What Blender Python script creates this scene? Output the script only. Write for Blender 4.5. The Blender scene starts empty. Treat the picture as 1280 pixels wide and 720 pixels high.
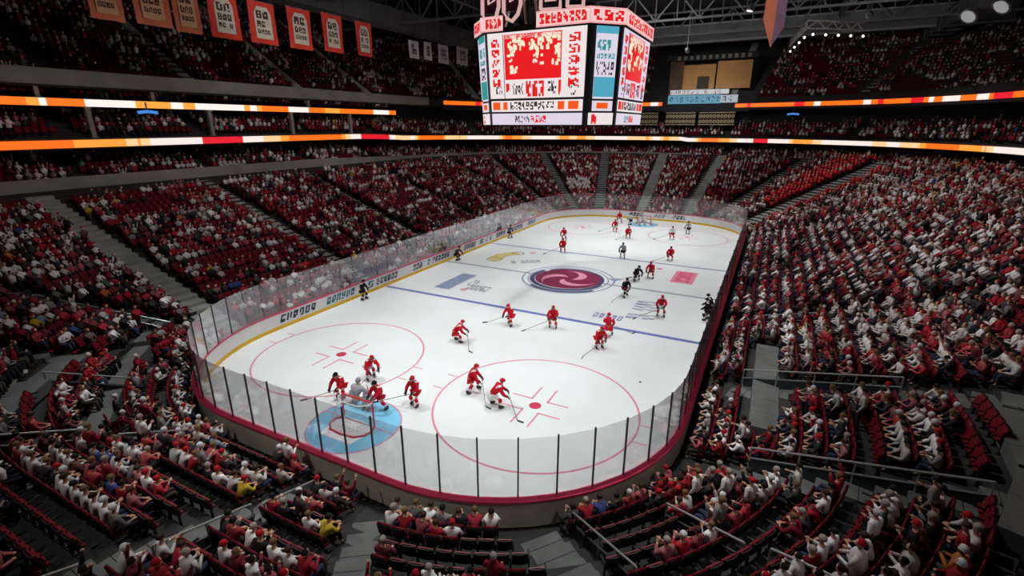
import bpy, math, random
import numpy as np
from mathutils import Vector, Matrix, Quaternion
random.seed(7); rng = np.random.default_rng(11)
C = bpy.context.scene.collection
PI = math.pi
CAM = np.array([-41.37, -14.86, 12.99]); YAW, PIT, FOC = 0.4768, -0.3188, 617.07
HX, HY, RC = 30.48, 12.95, 8.53

# ------------------------------------------------------------------ materials
def lin(c): return tuple((v/12.92 if v <= .04045 else ((v+.055)/1.055)**2.4) for v in c)
def rgb(r, g, b): return lin((r/255, g/255, b/255))
MATS = {}
def mat(name, col, rough=.6, metal=0., noise=0., scale=3., emit=0., spec=.5):
    if name in MATS: return MATS[name]
    m = bpy.data.materials.new(name); m.use_nodes = True; nt = m.node_tree; b = nt.nodes['Principled BSDF']
    b.inputs['Roughness'].default_value = rough; b.inputs['Metallic'].default_value = metal
    b.inputs['Specular IOR Level'].default_value = spec
    c4 = (*col, 1)
    if noise:
        tc = nt.nodes.new('ShaderNodeTexCoord'); n = nt.nodes.new('ShaderNodeTexNoise'); n.inputs['Scale'].default_value = scale
        n.inputs['Detail'].default_value = 5; nt.links.new(tc.outputs['Object'], n.inputs['Vector'])
        r = nt.nodes.new('ShaderNodeValToRGB'); r.color_ramp.elements[0].position = .3; r.color_ramp.elements[1].position = .7
        r.color_ramp.elements[0].color = (*[v*(1-noise) for v in col], 1); r.color_ramp.elements[1].color = (*[min(1, v*(1+noise)) for v in col], 1)
        nt.links.new(n.outputs['Fac'], r.inputs['Fac']); nt.links.new(r.outputs['Color'], b.inputs['Base Color'])
    else: b.inputs['Base Color'].default_value = c4
    if emit:
        b.inputs['Emission Color'].default_value = c4; b.inputs['Emission Strength'].default_value = emit
        b.inputs['Base Color'].default_value = (.02, .02, .02, 1)
    MATS[name] = m; return m
def mat_attr(name, rough=.85):
    m = bpy.data.materials.new(name); m.use_nodes = True; nt = m.node_tree; b = nt.nodes['Principled BSDF']
    a = nt.nodes.new('ShaderNodeAttribute'); a.attribute_name = 'col'; nt.links.new(a.outputs['Color'], b.inputs['Base Color'])
    b.inputs['Roughness'].default_value = rough; b.inputs['Specular IOR Level'].default_value = .2; return m
def mat_objcol(name, rough=.85, noise=.12):
    m = bpy.data.materials.new(name); m.use_nodes = True; nt = m.node_tree; b = nt.nodes['Principled BSDF']
    a = nt.nodes.new('ShaderNodeObjectInfo'); n = nt.nodes.new('ShaderNodeTexNoise'); n.inputs['Scale'].default_value = 14
    tc = nt.nodes.new('ShaderNodeTexCoord'); nt.links.new(tc.outputs['Object'], n.inputs['Vector'])
    mr = nt.nodes.new('ShaderNodeMapRange'); mr.inputs['To Min'].default_value = 1-noise; mr.inputs['To Max'].default_value = 1+noise
    nt.links.new(n.outputs['Fac'], mr.inputs['Value']); mx = nt.nodes.new('ShaderNodeVectorMath'); mx.operation = 'SCALE'
    nt.links.new(a.outputs['Color'], mx.inputs[0]); nt.links.new(mr.outputs['Result'], mx.inputs['Scale'])
    nt.links.new(mx.outputs['Vector'], b.inputs['Base Color'])
    b.inputs['Roughness'].default_value = rough; b.inputs['Specular IOR Level'].default_value = .2; return m
def mat_glass():
    m = bpy.data.materials.new('rink_glass'); m.use_nodes = True; nt = m.node_tree
    for n in list(nt.nodes): nt.nodes.remove(n)
    o = nt.nodes.new('ShaderNodeOutputMaterial'); t = nt.nodes.new('ShaderNodeBsdfTransparent'); t.inputs['Color'].default_value = (.965, .975, .975, 1)
    g = nt.nodes.new('ShaderNodeBsdfGlossy'); g.inputs['Roughness'].default_value = .12; g.inputs['Color'].default_value = (.86, .86, .9, 1)
    d = nt.nodes.new('ShaderNodeBsdfDiffuse'); d.inputs['Color'].default_value = (.78, .68, .74, 1)
    ge = nt.nodes.new('ShaderNodeNewGeometry'); dt = nt.nodes.new('ShaderNodeVectorMath'); dt.operation = 'DOT_PRODUCT'; nt.links.new(ge.outputs['Normal'], dt.inputs[0]); nt.links.new(ge.outputs['Incoming'], dt.inputs[1])
    def mth(op, x, y=None):
        n = nt.nodes.new('ShaderNodeMath'); n.operation = op; nt.links.new(x, n.inputs[0])
        if y is not None: n.inputs[1].default_value = y
        return n.outputs[0]
    sch = mth('POWER', mth('MULTIPLY_ADD', mth('ABSOLUTE', dt.outputs['Value']), -1.), 2.1); sch.node.inputs[0].links[0].from_node.inputs[2].default_value = 1.; fr = mth('MULTIPLY_ADD', sch, 1.05); fr.node.inputs[2].default_value = .025
    m1 = nt.nodes.new('ShaderNodeMixShader'); m1.inputs[0].default_value = .065; nt.links.new(t.outputs[0], m1.inputs[1]); nt.links.new(d.outputs[0], m1.inputs[2])  # mauve diffuse share paints the haze of reflected ice into the glass
    m2 = nt.nodes.new('ShaderNodeMixShader'); nt.links.new(fr, m2.inputs[0]); nt.links.new(m1.outputs[0], m2.inputs[1]); nt.links.new(g.outputs[0], m2.inputs[2])
    nt.links.new(m2.outputs[0], o.inputs['Surface']); return m
def mat_led(name, cols, scale, strength, axis='U'):
    """LED strip: blocks of colour picked by a stepped ramp along the strip's own uv."""
    m = bpy.data.materials.new(name); m.use_nodes = True; nt = m.node_tree; b = nt.nodes['Principled BSDF']
    uv = nt.nodes.new('ShaderNodeUVMap'); uv.uv_map = 'uv'; sp = nt.nodes.new('ShaderNodeSeparateXYZ'); nt.links.new(uv.outputs[0], sp.inputs[0])
    n = nt.nodes.new('ShaderNodeTexNoise'); n.noise_dimensions = '1D'; n.inputs['Scale'].default_value = scale; n.inputs['Detail'].default_value = 3
    nt.links.new(sp.outputs['X'], n.inputs['W'])
    r = nt.nodes.new('ShaderNodeValToRGB'); cr = r.color_ramp; cr.interpolation = 'CONSTANT'
    ps = [.0]+[.36+.30*i/(len(cols)-1) for i in range(1, len(cols))]
    while len(cr.elements) < len(cols): cr.elements.new(.5)
    for e, p, c in zip(cr.elements, ps, cols): e.position = p
    for e, c in zip(cr.elements, cols): e.color = (*c, 1)
    nt.links.new(n.outputs['Fac'], r.inputs['Fac']); nt.links.new(r.outputs['Color'], b.inputs['Emission Color'])
    b.inputs['Emission Strength'].default_value = strength; b.inputs['Base Color'].default_value = (.02, .02, .02, 1); return m

ICE = mat('ice', (.80, .83, .83), .32, 0, .03, .35)
WHITE = mat('board_white', (.9, .9, .91), .4, 0, .03, .6); YELLOW = mat('kick_yellow', rgb(238, 190, 20), .45, 0, .05, 2)
REDRAIL = mat('rail_red', rgb(226, 58, 100), .45, 0, .06, 2); BEIGE = mat('board_back', rgb(206, 198, 178), .7, 0, .15, .9)
POST = mat('stanchion_dark', rgb(70, 55, 62), .4, .6, .1, 4); GLASS = mat_glass()
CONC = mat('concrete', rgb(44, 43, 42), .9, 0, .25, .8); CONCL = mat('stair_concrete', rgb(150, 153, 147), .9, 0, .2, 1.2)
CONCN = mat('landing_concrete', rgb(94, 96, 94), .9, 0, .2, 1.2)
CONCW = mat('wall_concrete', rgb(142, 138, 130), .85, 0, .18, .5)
DARK = mat('dark_paint', rgb(26, 26, 30), .8, 0, .2, .5); STEEL = mat('roof_steel', rgb(96, 98, 102), .6, .3, .15, 1)
CEIL = mat('roof_deck', rgb(50, 50, 54), .9, 0, .3, .3); ALU = mat('aluminium_rail', rgb(190, 192, 192), .35, .7, .06, 5)
SEATR = mat('seat_red', rgb(112, 12, 24), .5, 0, .12, 3); SEATB = mat('seat_iron', rgb(30, 30, 32), .5, .5, .1, 4)
BLUEL = mat('line_blue', rgb(96, 112, 178), .35, 0, .05, 1); GREYL = mat('line_grey', rgb(150, 155, 166), .35, 0, .08, 1)
PINKL = mat('line_pink', rgb(224, 140, 160), .35, 0, .08, 1); REDL = mat('line_red', rgb(205, 62, 92), .35, 0, .08, 1)
CREASE = mat('crease_blue', rgb(128, 200, 234), .35, 0, .08, .8); NAVY = mat('print_navy', rgb(38, 56, 84), .5, 0, .1, 2)
TEAL = mat('print_teal', rgb(38, 120, 132), .5, 0, .1, 2)
SKIN = mat('skin', rgb(196, 150, 126), .7, 0, .08, 6); SHIRT = mat_objcol('shirt_cloth'); TROUS = mat_objcol('trouser_cloth'); HAIR = mat_objcol('hair', .6, .3)
CROWDM = mat_attr('crowd_cloth'); SEATSM = mat_attr('seat_plastic', .55)

# ------------------------------------------------------------------ mesh helpers
class MB:
    def __init__(s): s.v = []; s.f = []; s.m = []
    def add(s, vs, fs, mi=0):
        o = len(s.v); s.v += [tuple(float(c) for c in p) for p in vs]; s.f += [tuple(i+o for i in f) for f in fs]; s.m += [mi]*len(fs)
    def box(s, c, d, rz=0, mi=0, R=None, taper=1.):
        c = Vector(c); M = R if R is not None else Matrix.Rotation(rz, 3, 'Z'); vs = []
        for z in (-.5, .5):
            t = taper if z > 0 else 1
            for x, y in ((-.5, -.5), (.5, -.5), (.5, .5), (-.5, .5)): vs.append(c+M@Vector((x*d[0]*t, y*d[1]*t, z*d[2])))
        s.add(vs, [(3, 2, 1, 0), (4, 5, 6, 7), (0, 1, 5, 4), (1, 2, 6, 5), (2, 3, 7, 6), (3, 0, 4, 7)], mi)
    def bar(s, a, b, w, h, mi=0):
        a = Vector(a); b = Vector(b); d = b-a; L = d.length; d.normalize(); up = Vector((0, 0, 1)) if abs(d.z) < .95 else Vector((0, 1, 0))
        x = d.cross(up).normalized(); y = x.cross(d); R = Matrix((x, d, y)).transposed(); s.box((a+b)/2, (w, L, h), R=R, mi=mi)
    def tube(s, pts, r, n=6, mi=0, cap=True):
        pts = [Vector(p) for p in pts]; rs = r if isinstance(r, (list, tuple)) else [r]*len(pts); vs = []; fs = []
        for i, p in enumerate(pts):
            d = (pts[min(i+1, len(pts)-1)]-pts[max(i-1, 0)]).normalized(); up = Vector((0, 0, 1)) if abs(d.z) < .9 else Vector((0, 1, 0))
            x = d.cross(up).normalized(); y = x.cross(d)
            for k in range(n): a = 2*PI*k/n; vs.append(p+(x*math.cos(a)+y*math.sin(a))*rs[i])
        for i in range(len(pts)-1):
            for k in range(n): fs.append((i*n+k, i*n+(k+1) % n, (i+1)*n+(k+1) % n, (i+1)*n+k))
        if cap: fs.append(tuple(range(n))[::-1]); fs.append(tuple((len(pts)-1)*n+k for k in range(n)))
        s.add(vs, fs, mi)
    def ball(s, c, r, n=8, m=6, mi=0, z0=-1.):
        c = Vector(c); r = (r, r, r) if not isinstance(r, (tuple, list)) else r; vs = []; fs = []; rows = []
        for j in range(m+1):
            t = PI*j/m; z = math.cos(t)
            if z < z0: z = z0; t = math.acos(z0)
            rows.append(len(vs))
            for k in range(n): a = 2*PI*k/n; vs.append(c+Vector((math.cos(a)*math.sin(t)*r[0], math.sin(a)*math.sin(t)*r[1], z*r[2])))
        for j in range(m):
            for k in range(n): fs.append((j*n+k, (j+1)*n+k, (j+1)*n+(k+1) % n, j*n+(k+1) % n))
        s.add(vs, fs, mi)
    def prism(s, poly, z0, z1, mi=0):
        n = len(poly); vs = [(x, y, z0) for x, y in poly]+[(x, y, z1) for x, y in poly]
        s.add(vs, [tuple(range(n))[::-1], tuple(range(n, 2*n))]+[(i, (i+1) % n, n+(i+1) % n, n+i) for i in range(n)], mi)
    def ring(s, cx, cy, r, w, z, h, n=72, mi=0, a0=0, a1=2*PI):
        full = abs(a1-a0-2*PI) < 1e-6; vs = []; fs = []
        for i in range(n+(0 if full else 1)):
            a = a0+(a1-a0)*i/n
            for rr, zz in ((r-w/2, z), (r+w/2, z), (r+w/2, z+h), (r-w/2, z+h)): vs.append((cx+rr*math.cos(a), cy+rr*math.sin(a), zz))
        N = n if not full else n
        for i in range(N):
            j = (i+1) % n if full else i+1
            for k in range(4): fs.append((i*4+k, j*4+k, j*4+(k+1) % 4, i*4+(k+1) % 4))
        s.add(vs, fs, mi)
    def build(s, name, mats, parent=None, smooth=False, loc=None):
        me = bpy.data.meshes.new(name); me.from_pydata(s.v, [], s.f)
        for m in (mats if isinstance(mats, (list, tuple)) else [mats]): me.materials.append(m)
        me.polygons.foreach_set('material_index', s.m)
        if smooth: me.polygons.foreach_set('use_smooth', [True]*len(s.f))
        me.update(); o = bpy.data.objects.new(name, me); C.objects.link(o)
        if parent is not None: o.parent = parent
        if loc is not None: o.location = loc
        return o
def tag(o, label=None, cat=None, group=None, kind=None):
    if label: o['label'] = label
    if cat: o['category'] = cat
    if group: o['group'] = group
    if kind: o['kind'] = kind
    return o
def empty(name, loc=(0, 0, 0), rz=0):
    o = bpy.data.objects.new(name, None); C.objects.link(o); o.location = loc; o.rotation_euler = (0, 0, rz); o.empty_display_size = .2; return o
def copy_tree(o, parent=None):
    c = o.copy(); C.objects.link(c); c.parent = parent
    for ch in o.children: copy_tree(ch, c)
    return c
def skin(name, joints, bones, mats, parent=None, sub=1, faces=None):
    """a smooth limb surface grown over connected joints {name:(pos, radius)}; the first joint is the root"""
    ks = list(joints); me = bpy.data.meshes.new('tmp'); me.from_pydata([joints[k][0] for k in ks], [(ks.index(a), ks.index(b)) for a, b in bones], [])
    ob = bpy.data.objects.new('tmp', me); C.objects.link(ob); md = ob.modifiers.new('s', 'SKIN'); md.use_smooth_shade = True
    for i, k in enumerate(ks):
        r = joints[k][1]; r = r if isinstance(r, tuple) else (r, r); sv = me.skin_vertices[0].data[i]; sv.radius = r; sv.use_root = (i == 0)
    if sub: sd = ob.modifiers.new('d', 'SUBSURF'); sd.levels = sub; sd.render_levels = sub
    dg = bpy.context.evaluated_depsgraph_get(); dg.update(); nm = bpy.data.meshes.new_from_object(ob.evaluated_get(dg)); nm.name = name
    bpy.data.objects.remove(ob); bpy.data.meshes.remove(me)
    nm.materials.clear()
    for m in mats: nm.materials.append(m)
    if faces:
        for p in nm.polygons: p.material_index = faces(p.center)
    for p in nm.polygons: p.use_smooth = True
    return nm
def mobj(name, me, parent=None, color=None):
    o = bpy.data.objects.new(name, me); C.objects.link(o)
    if parent is not None: o.parent = parent
    if color is not None: o.color = (*color, 1)
    return o
def join_mesh(me, mb, mi=0):
    n0 = len(me.vertices); v = [tuple(x.co) for x in me.vertices]+mb.v; f = [tuple(p.vertices) for p in me.polygons]+[tuple(i+n0 for i in q) for q in mb.f]
    mm = [p.material_index for p in me.polygons]+[k if mi is None else mi for k in mb.m]
    out = bpy.data.meshes.new(me.name); out.from_pydata(v, [], f)
    for m in me.materials: out.materials.append(m)
    out.polygons.foreach_set('material_index', mm); out.polygons.foreach_set('use_smooth', [True]*len(f)); out.update(); return out

# ------------------------------------------------------------------ rink outline and offset curves
def base_path(step=1.2, n=16):
    P = []
    segs = [((HX-RC, HY-RC), 0), ((-HX+RC, HY-RC), 90), ((-HX+RC, -HY+RC), 180), ((HX-RC, -HY+RC), 270)]
    for i, ((cx, cy), a0) in enumerate(segs):
        for k in range(n+1):
            a = math.radians(a0+90*k/n); P.append((cx+RC*math.cos(a), cy+RC*math.sin(a), math.cos(a), math.sin(a)))
        (nx, ny), b0 = segs[(i+1) % 4]; a = math.radians(a0+90); p0 = (cx+RC*math.cos(a), cy+RC*math.sin(a)); p1 = (nx+RC*math.cos(a), ny+RC*math.sin(a))
        L = math.dist(p0, p1); m = max(1, int(L/step))
        for k in range(1, m): P.append((p0[0]+(p1[0]-p0[0])*k/m, p0[1]+(p1[1]-p0[1])*k/m, math.cos(a), math.sin(a)))
    return np.array(P)   # x, y, normal x, normal y ; counter-clockwise from far right of +x
BP = base_path()
def off(d, P=None): P = BP if P is None else P; return P[:, :2]+P[:, 2:]*d
def doff(x, y): return np.hypot(np.maximum(np.abs(x)-(HX-RC), 0), np.maximum(np.abs(y)-(HY-RC), 0))-RC
def zb(d): return .35+.355*(d-1.4)
def arc(xmin, d=0, cond=None):
    """run of the outline that stays in front of xmin, ordered right side -> far end -> left side"""
    n = len(BP); ok = (off(d)[:, 0] > xmin)
    if cond is not None: ok &= cond(off(d))
    i0 = next(i for i in range(n) if ok[i] and not ok[i-1]); idx = []
    i = i0
    while ok[i % n] and len(idx) < n: idx.append(i % n); i += 1
    return BP[idx]
def loft(prof, P, closed=False, zf=None, mb=None, mi=0, uv=None):
    """sweep a (d,z) profile along outline points P"""
    mb = mb or MB(); n = len(P); k = len(prof); vs = []
    for i in range(n):
        dz = zf(P[i]) if zf else 0
        for d, z in prof: vs.append((P[i, 0]+P[i, 2]*d, P[i, 1]+P[i, 3]*d, z+dz))
    fs = []
    for i in range(n if closed else n-1):
        j = (i+1) % n
        for a in range(k):
            b = (a+1) % k; fs.append((i*k+a, j*k+a, j*k+b, i*k+b))
    if not closed: fs += [tuple(range(k)), tuple((n-1)*k+a for a in range(k))[::-1]]
    mb.add(vs, fs, mi); return mb
def resample(pts, sp, closed=False):
    if closed: pts = np.vstack([pts, pts[:1]])
    s = np.r_[0, np.cumsum(np.hypot(*np.diff(pts, axis=0).T))]; n = int(s[-1]/sp); t = (np.arange(n)+.5)*s[-1]/n
    return np.c_[np.interp(t, s, pts[:, 0]), np.interp(t, s, pts[:, 1])]
def normal_at(p):
    """outward direction at p"""
    x, y = p[:, 0], p[:, 1]; qx = np.maximum(np.abs(x)-(HX-RC), 0)*np.sign(x); qy = np.maximum(np.abs(y)-(HY-RC), 0)*np.sign(y)
    l = np.hypot(qx, qy)+1e-9; return np.c_[qx/l, qy/l]
def project(P):
    F = np.array([math.cos(YAW)*math.cos(PIT), math.sin(YAW)*math.cos(PIT), math.sin(PIT)]); R = np.array([math.sin(YAW), -math.cos(YAW), 0]); U = np.cross(R, F)
    d = P-CAM; w = d@F; return np.c_[640+FOC*(d@R)/w, 360-FOC*(d@U)/w, w]

# ------------------------------------------------------------------ camera
cd = bpy.data.cameras.new('camera'); cam = bpy.data.objects.new('camera', cd); C.objects.link(cam); bpy.context.scene.camera = cam
F = Vector((math.cos(YAW)*math.cos(PIT), math.sin(YAW)*math.cos(PIT), math.sin(PIT))); R = Vector((math.sin(YAW), -math.cos(YAW), 0)); U = R.cross(F)
cam.matrix_world = Matrix(((R.x, U.x, -F.x, CAM[0]), (R.y, U.y, -F.y, CAM[1]), (R.z, U.z, -F.z, CAM[2]), (0, 0, 0, 1)))
cd.sensor_width = 36; cd.lens = FOC*36/1280; cd.clip_end = 500; cd.clip_start = .1

# ------------------------------------------------------------------ ice and its markings
mb = MB(); poly = [tuple(p) for p in off(-.02)]; mb.prism(poly, -.06, 0)
ice = tag(mb.build('floor_ice', ICE), 'white ice sheet of the rink', None, None, 'structure')
def inside_y(x, m=.1):
    ax = abs(x)-(HX-RC); return HY-m if ax <= 0 else HY-RC+math.sqrt(max(0, (RC-m)**2-ax*ax))
def strip(name, x, w, m, z=.004):
    b = MB(); y = inside_y(x); b.box((x, 0, z), (w, 2*y, .004)); return b.build(name, m, ice)
strip('near_blue_line', -10.85, .36, BLUEL); strip('far_blue_line', 7.2, .34, mat('line_grey_blue', rgb(140, 148, 178), .35, 0, .06, 1)); strip('centre_line', -1.75, .3, GREYL, .003)
b = MB(); b.box((-27.15, .45, .008), (.06, 4.2, .004)); b.build('near_goal_line', PINKL, ice); strip('far_goal_line', 26.6, .06, PINKL)
def faceoff(cx, cy, r, pm=PINKL, dm=REDL):
    b = MB(); b.ring(cx, cy, r, .1, .004, .004)
    for sx in (-1, 1):
        for sy in (-1, 1):
            b.box((cx+sx*1.15, cy+sy*.42, .006), (1.3, .09, .004)); b.box((cx+sx*.55, cy+sy*.95, .006), (.09, 1.1, .004))
    for sy in (-1, 1):
        for sx in (-1, 1): b.box((cx+sx*.7, cy+sy*(r+.32), .006), (.07, .6, .004))
    o = b.build('faceoff_circle', pm, ice); d = MB(); d.prism([(cx+.3*math.cos(t*PI/8), cy+.3*math.sin(t*PI/8)) for t in range(16)], .004, .012); d.build('faceoff_spot', dm, o)
faceoff(-22.3, 6.45, 4.85); faceoff(-22.15, -6.2, 4.95); faceoff(21.0, 6.7, 4.57); faceoff(21.0, -6.7, 4.57)
for x, y in ((-8.6, 6.6), (5.2, 6.7), (5.2, -6.6)):
    d = MB(); d.prism([(x+.3*math.cos(t*PI/8), y+.3*math.sin(t*PI/8)) for t in range(16)], .002, .008); d.build('neutral_spot', PINKL, ice)
def crease(cx, cy, r, s):
    b = MB(); b.prism([(cx+r*math.cos(t*PI/24), cy+r*math.sin(t*PI/24)) for t in range(48)], .002, .006); o = b.build('goal_crease', CREASE, ice)
    w = MB(); w.prism([(cx-s*.1, cy-1.1), (cx+s*.35, cy-.5), (cx+s*.35, cy+.5), (cx-s*.1, cy+1.1), (cx-s*1.2, cy+.9), (cx-s*1.2, cy-.9)][::s], .0065, .009); w.build('crease_white', WHITE, o)
    k = MB(); k.ring(cx, cy, r, .07, .0065, .003); k.build('crease_edge', PINKL, o)
crease(-27.4, .45, 2.1, 1); crease(26.6, -.1, 1.9, -1)
# centre emblem: double grey-blue rings, navy crescent, maroon disc with a pale swirl, a pointed tip
def emblem():
    cx, cy = -1.75, 0.0
    b = MB(); b.ring(cx, cy, 4.05, .16, .006, .004); b.ring(cx, cy, 3.55, .12, .006, .004)
    b.prism([(cx+1.0, -3.9), (cx+2.2, -4.55), (cx+1.7, -3.2)], .006, .011); o = b.build('centre_emblem', mat('emblem_greyblue', rgb(138, 152, 178), .35, 0, .1, 2), ice)
    n = MB(); n.ring(cx, cy, 3.2, .42, .011, .004, a0=PI*.35, a1=PI*1.45); n.ring(cx, cy, 3.78, .26, .011, .004, a0=PI*.8, a1=PI*1.3); n.ring(cx, cy, 3.05, .3, .011, .004, a0=-PI*.55, a1=PI*.3)
    n.build('emblem_navy_arc', mat('emblem_navy', rgb(64, 72, 110), .35, 0, .1, 2), o)
    m = MB(); m.prism([(cx+2.85*math.cos(t*PI/24), cy+2.95*math.sin(t*PI/24)) for t in range(48)], .010, .014); m.build('emblem_disc', mat('emblem_maroon', rgb(132, 42, 76), .35, 0, .15, 2), o)
    p = MB()
    for q in range(3):
        a0 = q*2*PI/3+.4; vs = []
        for i in range(15):
            t = i/14; r = .5+2.1*t; a = a0+2.1*t; w = .42*math.sin(PI*min(1, t*1.05+.08))+.05; vs.append((r, a, w))
        L = [(cx+(r+w)*math.cos(a), cy+(r+w)*math.sin(a)) for r, a, w in vs]; Rr = [(cx+(r-w)*math.cos(a), cy+(r-w)*math.sin(a)) for r, a, w in vs]
        for i in range(14): p.prism([L[i], L[i+1], Rr[i+1], Rr[i]], .0142, .018)
    p.build('emblem_swirl', mat('emblem_pink', rgb(226, 150, 178), .35, 0, .12, 2), o)
emblem()
# lettering-like strokes: the photo shows these prints only as illegible blocks, so they are block strokes
def glyphs(b, o, ux, uy, n, h, w, seed, t=.01, gap=.25, dens=.62, mi=0, slant=0.):
    r = random.Random(seed); o = Vector(o); ux = Vector(ux).normalized(); uy = Vector(uy).normalized(); nz = ux.cross(uy)
    R = Matrix((ux, uy, nz)).transposed(); cw = w/n; sw = cw*(1-gap)/3; sh = h/5
    for g in range(n):
        pat = [[0]*3 for _ in range(5)]
        for j in range(5):
            for i in range(3):
                edge = i in (0, 2) or j in (0, 4)
                pat[j][i] = r.random() < (dens+.2 if edge else dens-.35)
        if r.random() < .06: continue
        for j in range(5):
            for i in range(3):
                if pat[j][i]:
                    c = o+ux*(g*cw+(i+.5)*sw+slant*(j+.5)*sh)+uy*((j+.5)*sh)+nz*t/2; b.box(c, (sw*1.02, sh*1.02, t), R=R, mi=mi)
def ice_print(name, x, y, ux, uy, n, h, w, m, seed, gap=.2, dens=.7, slant=0.):
    b = MB(); glyphs(b, (x, y, .004), ux, uy, n, h, w, seed, .004, gap, dens, slant=slant); return b.build(name, m, ice)
GB = mat('print_greyblue', rgb(128, 140, 176), .35, 0, .15, 3); GG = mat('print_grey', rgb(150, 156, 164), .35, 0, .15, 3); GO = mat('print_gold', rgb(214, 202, 130), .35, 0, .2, 2)
PK = mat('print_pink', rgb(236, 140, 162), .35, 0, .2, 2)
b = MB(); b.prism([(-9.2, 9.2), (-9.2, 7.7), (-4.6, 7.7), (-4.6, 9.2)][::-1], .003, .007); bb = b.build('advert_block', mat('print_steel', rgb(150, 162, 192), .35, 0, .25, 3), ice)
b = MB(); glyphs(b, (-9.0, 9.0, .0072), (1, 0, 0), (0, -1, 0), 8, 1.1, 4.2, 3, .003, .2, .5); 
b.v = [(x, y, abs(z)) for x, y, z in b.v]; b.build('advert_lettering', GB, bb)
ice_print('advert_lettering_left', -7.1, 4.7, (0, 1, 0), (-1, 0, 0), 5, .001+1.3, 2.0, GG, 5)
ice_print('advert_emblem', -5.9, 6.4, (0, 1, 0), (-1, 0, 0), 2, 1.6, .8, GG, 6, dens=.4)
b = MB(); b.prism([(.2, 8.9), (1.2, 10.0), (3.2, 9.9), (5.0, 8.4), (4.2, 7.8), (2.6, 8.5), (1.4, 8.3)][::-1], .003, .007); bb = b.build('gold_emblem', GO, ice)
b = MB(); b.ring(1.1, 9.1, .75, .14, .008, .003, n=24); b.ring(4.3, 8.0, .6, .16, .008, .003, n=24); b.build('emblem_outline', mat('print_olive', rgb(140, 136, 90), .35, 0, .1, 2), bb)
ice_print('advert_lettering_far', 2.9, 4.9, (-.55, .83, 0), (-.83, -.55, 0), 6, 1.0, 3.0, GG, 8, dens=.6)
b = MB(); b.prism([(1.5, -8.2), (1.5, -10.1), (5.3, -10.1), (5.3, -8.2)], .003, .007); bb = b.build('pink_advert', PK, ice)
b = MB(); glyphs(b, (1.9, -9.7, .0072), (1, 0, 0), (0, 1, 0), 6, 1.2, 3.2, 13, .003, .15, .6); b.build('pink_advert_lettering', mat('print_rose', rgb(224, 84, 122), .35, 0, .1, 2), bb)
ice_print('slanted_lettering', -8.3, -8.9, (1, 0, 0), (0, 1, 0), 7, 1.9, 4.2, GB, 15, gap=.45, dens=.62, slant=-.2)
ice_print('small_lettering', -8.6, -6.9, (0, 1, 0), (-1, 0, 0), 5, .9, 2.2, GB, 18, gap=.3)

# ------------------------------------------------------------------ boards, rail, stanchions, glass
boards = tag(empty('rink_boards'), 'white rink boards with yellow kick plate, red cap rail and clear glass around the ice', 'rink boards')
loft([(0, 0), (.07, 0), (.07, 1.06), (0, 1.06)], BP, True).build('board_panel', WHITE, boards)
loft([(-.022, .0), (-.001, 0), (-.001, .24), (-.022, .24)], BP, True).build('kick_plate', YELLOW, boards)
loft([(.071, 0), (.16, 0), (.16, 1.06), (.071, 1.06)], BP, True).build('back_panel', BEIGE, boards)
loft([(-.02, 1.061), (.25, 1.061), (.25, 1.13), (-.02, 1.13)], BP, True).build('cap_rail', REDRAIL, boards)
gp = resample(off(.04), 1.32, True); gn = normal_at(gp); N = len(gp)
order = np.argsort(np.hypot(gp[:, 0]-CAM[0], gp[:, 1]-CAM[1])); near = set(order[:92].tolist())
RB = MB(); RG = MB(); GT = 3.42
for i in range(N):
    p, n_ = gp[i], gn[i]; q = gp[(i+1) % N]; ang = math.atan2(n_[1], n_[0]); pb = MB() if i in near else RB
    framed = not ((p[1] > 4 and p[0] > -24.5) or p[0] > 20 or (p[1] < -11 and p[0] > -9 and i % 3))   # the long left side and the far end are frameless
    if framed:
        pb.box((p[0], p[1], (1.13+GT+.06)/2), (.06, .05, GT+.06-1.13), rz=ang)
        if i in near: pb.build('stanchion', POST, boards)
    gb = MB() if i in near else RG
    a = Vector((*p, 0)); c = Vector((*q, 0)); dd = (c-a).normalized()*.03
    for dz0, dz1 in ((1.135, GT),):
        gb.bar((a.x+dd.x, a.y+dd.y, (dz0+dz1)/2), (c.x-dd.x, c.y-dd.y, (dz0+dz1)/2), .014, dz1-dz0)
    if i in near: gb.build('glass_pane', GLASS, boards)
tag(RB.build('stanchion_row', mat('stanchion_light', rgb(120, 116, 122), .4, .6), boards), kind='stuff'); tag(RG.build('glass_panes', GLASS, boards), kind='stuff')
# advert prints on the boards
def board_print(x0, y, w, n, seed, m, s=-1, h=.5, ux=(1, 0, 0), z=.42):
    b = MB(); glyphs(b, (x0, y, z), ux, (0, 0, 1), n, h, w*.9, seed, .01, .3, .66, slant=.35)
    return b.build('board_advert', m, boards)
for k, (x0, w, n, m) in enumerate(((-21.3, 3.4, 6, NAVY), (-17.3, 3.2, 6, TEAL), (-13.0, .9, 1, TEAL), (-12.0, 3.0, 6, NAVY), (-7.2, 1.6, 3, NAVY), (-5.0, .4, 1, TEAL), (-4.2, 3.2, 6, NAVY), (1.4, 2.6, 5, NAVY), (4.6, 3.0, 6, TEAL), (8.4, 2.4, 4, NAVY), (12.4, 3.4, 6, NAVY), (17, 2.6, 5, TEAL))):
    board_print(x0, HY-.012, w, n, 30+k, m)
for k, (y0, w, n, m) in enumerate(((2.9, 2.2, 4, NAVY), (-.6, 1.8, 3, GG), (-3.2, 2.2, 4, NAVY))):
    board_print(HX-.012, y0, w, n, 60+k, m, ux=(0, -1, 0))
board_print(14.0, -HY-.172+.0, 3.4, 6, 71, NAVY); board_print(-6, -HY-.172, 4.4, 7, 72, NAVY)

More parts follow.
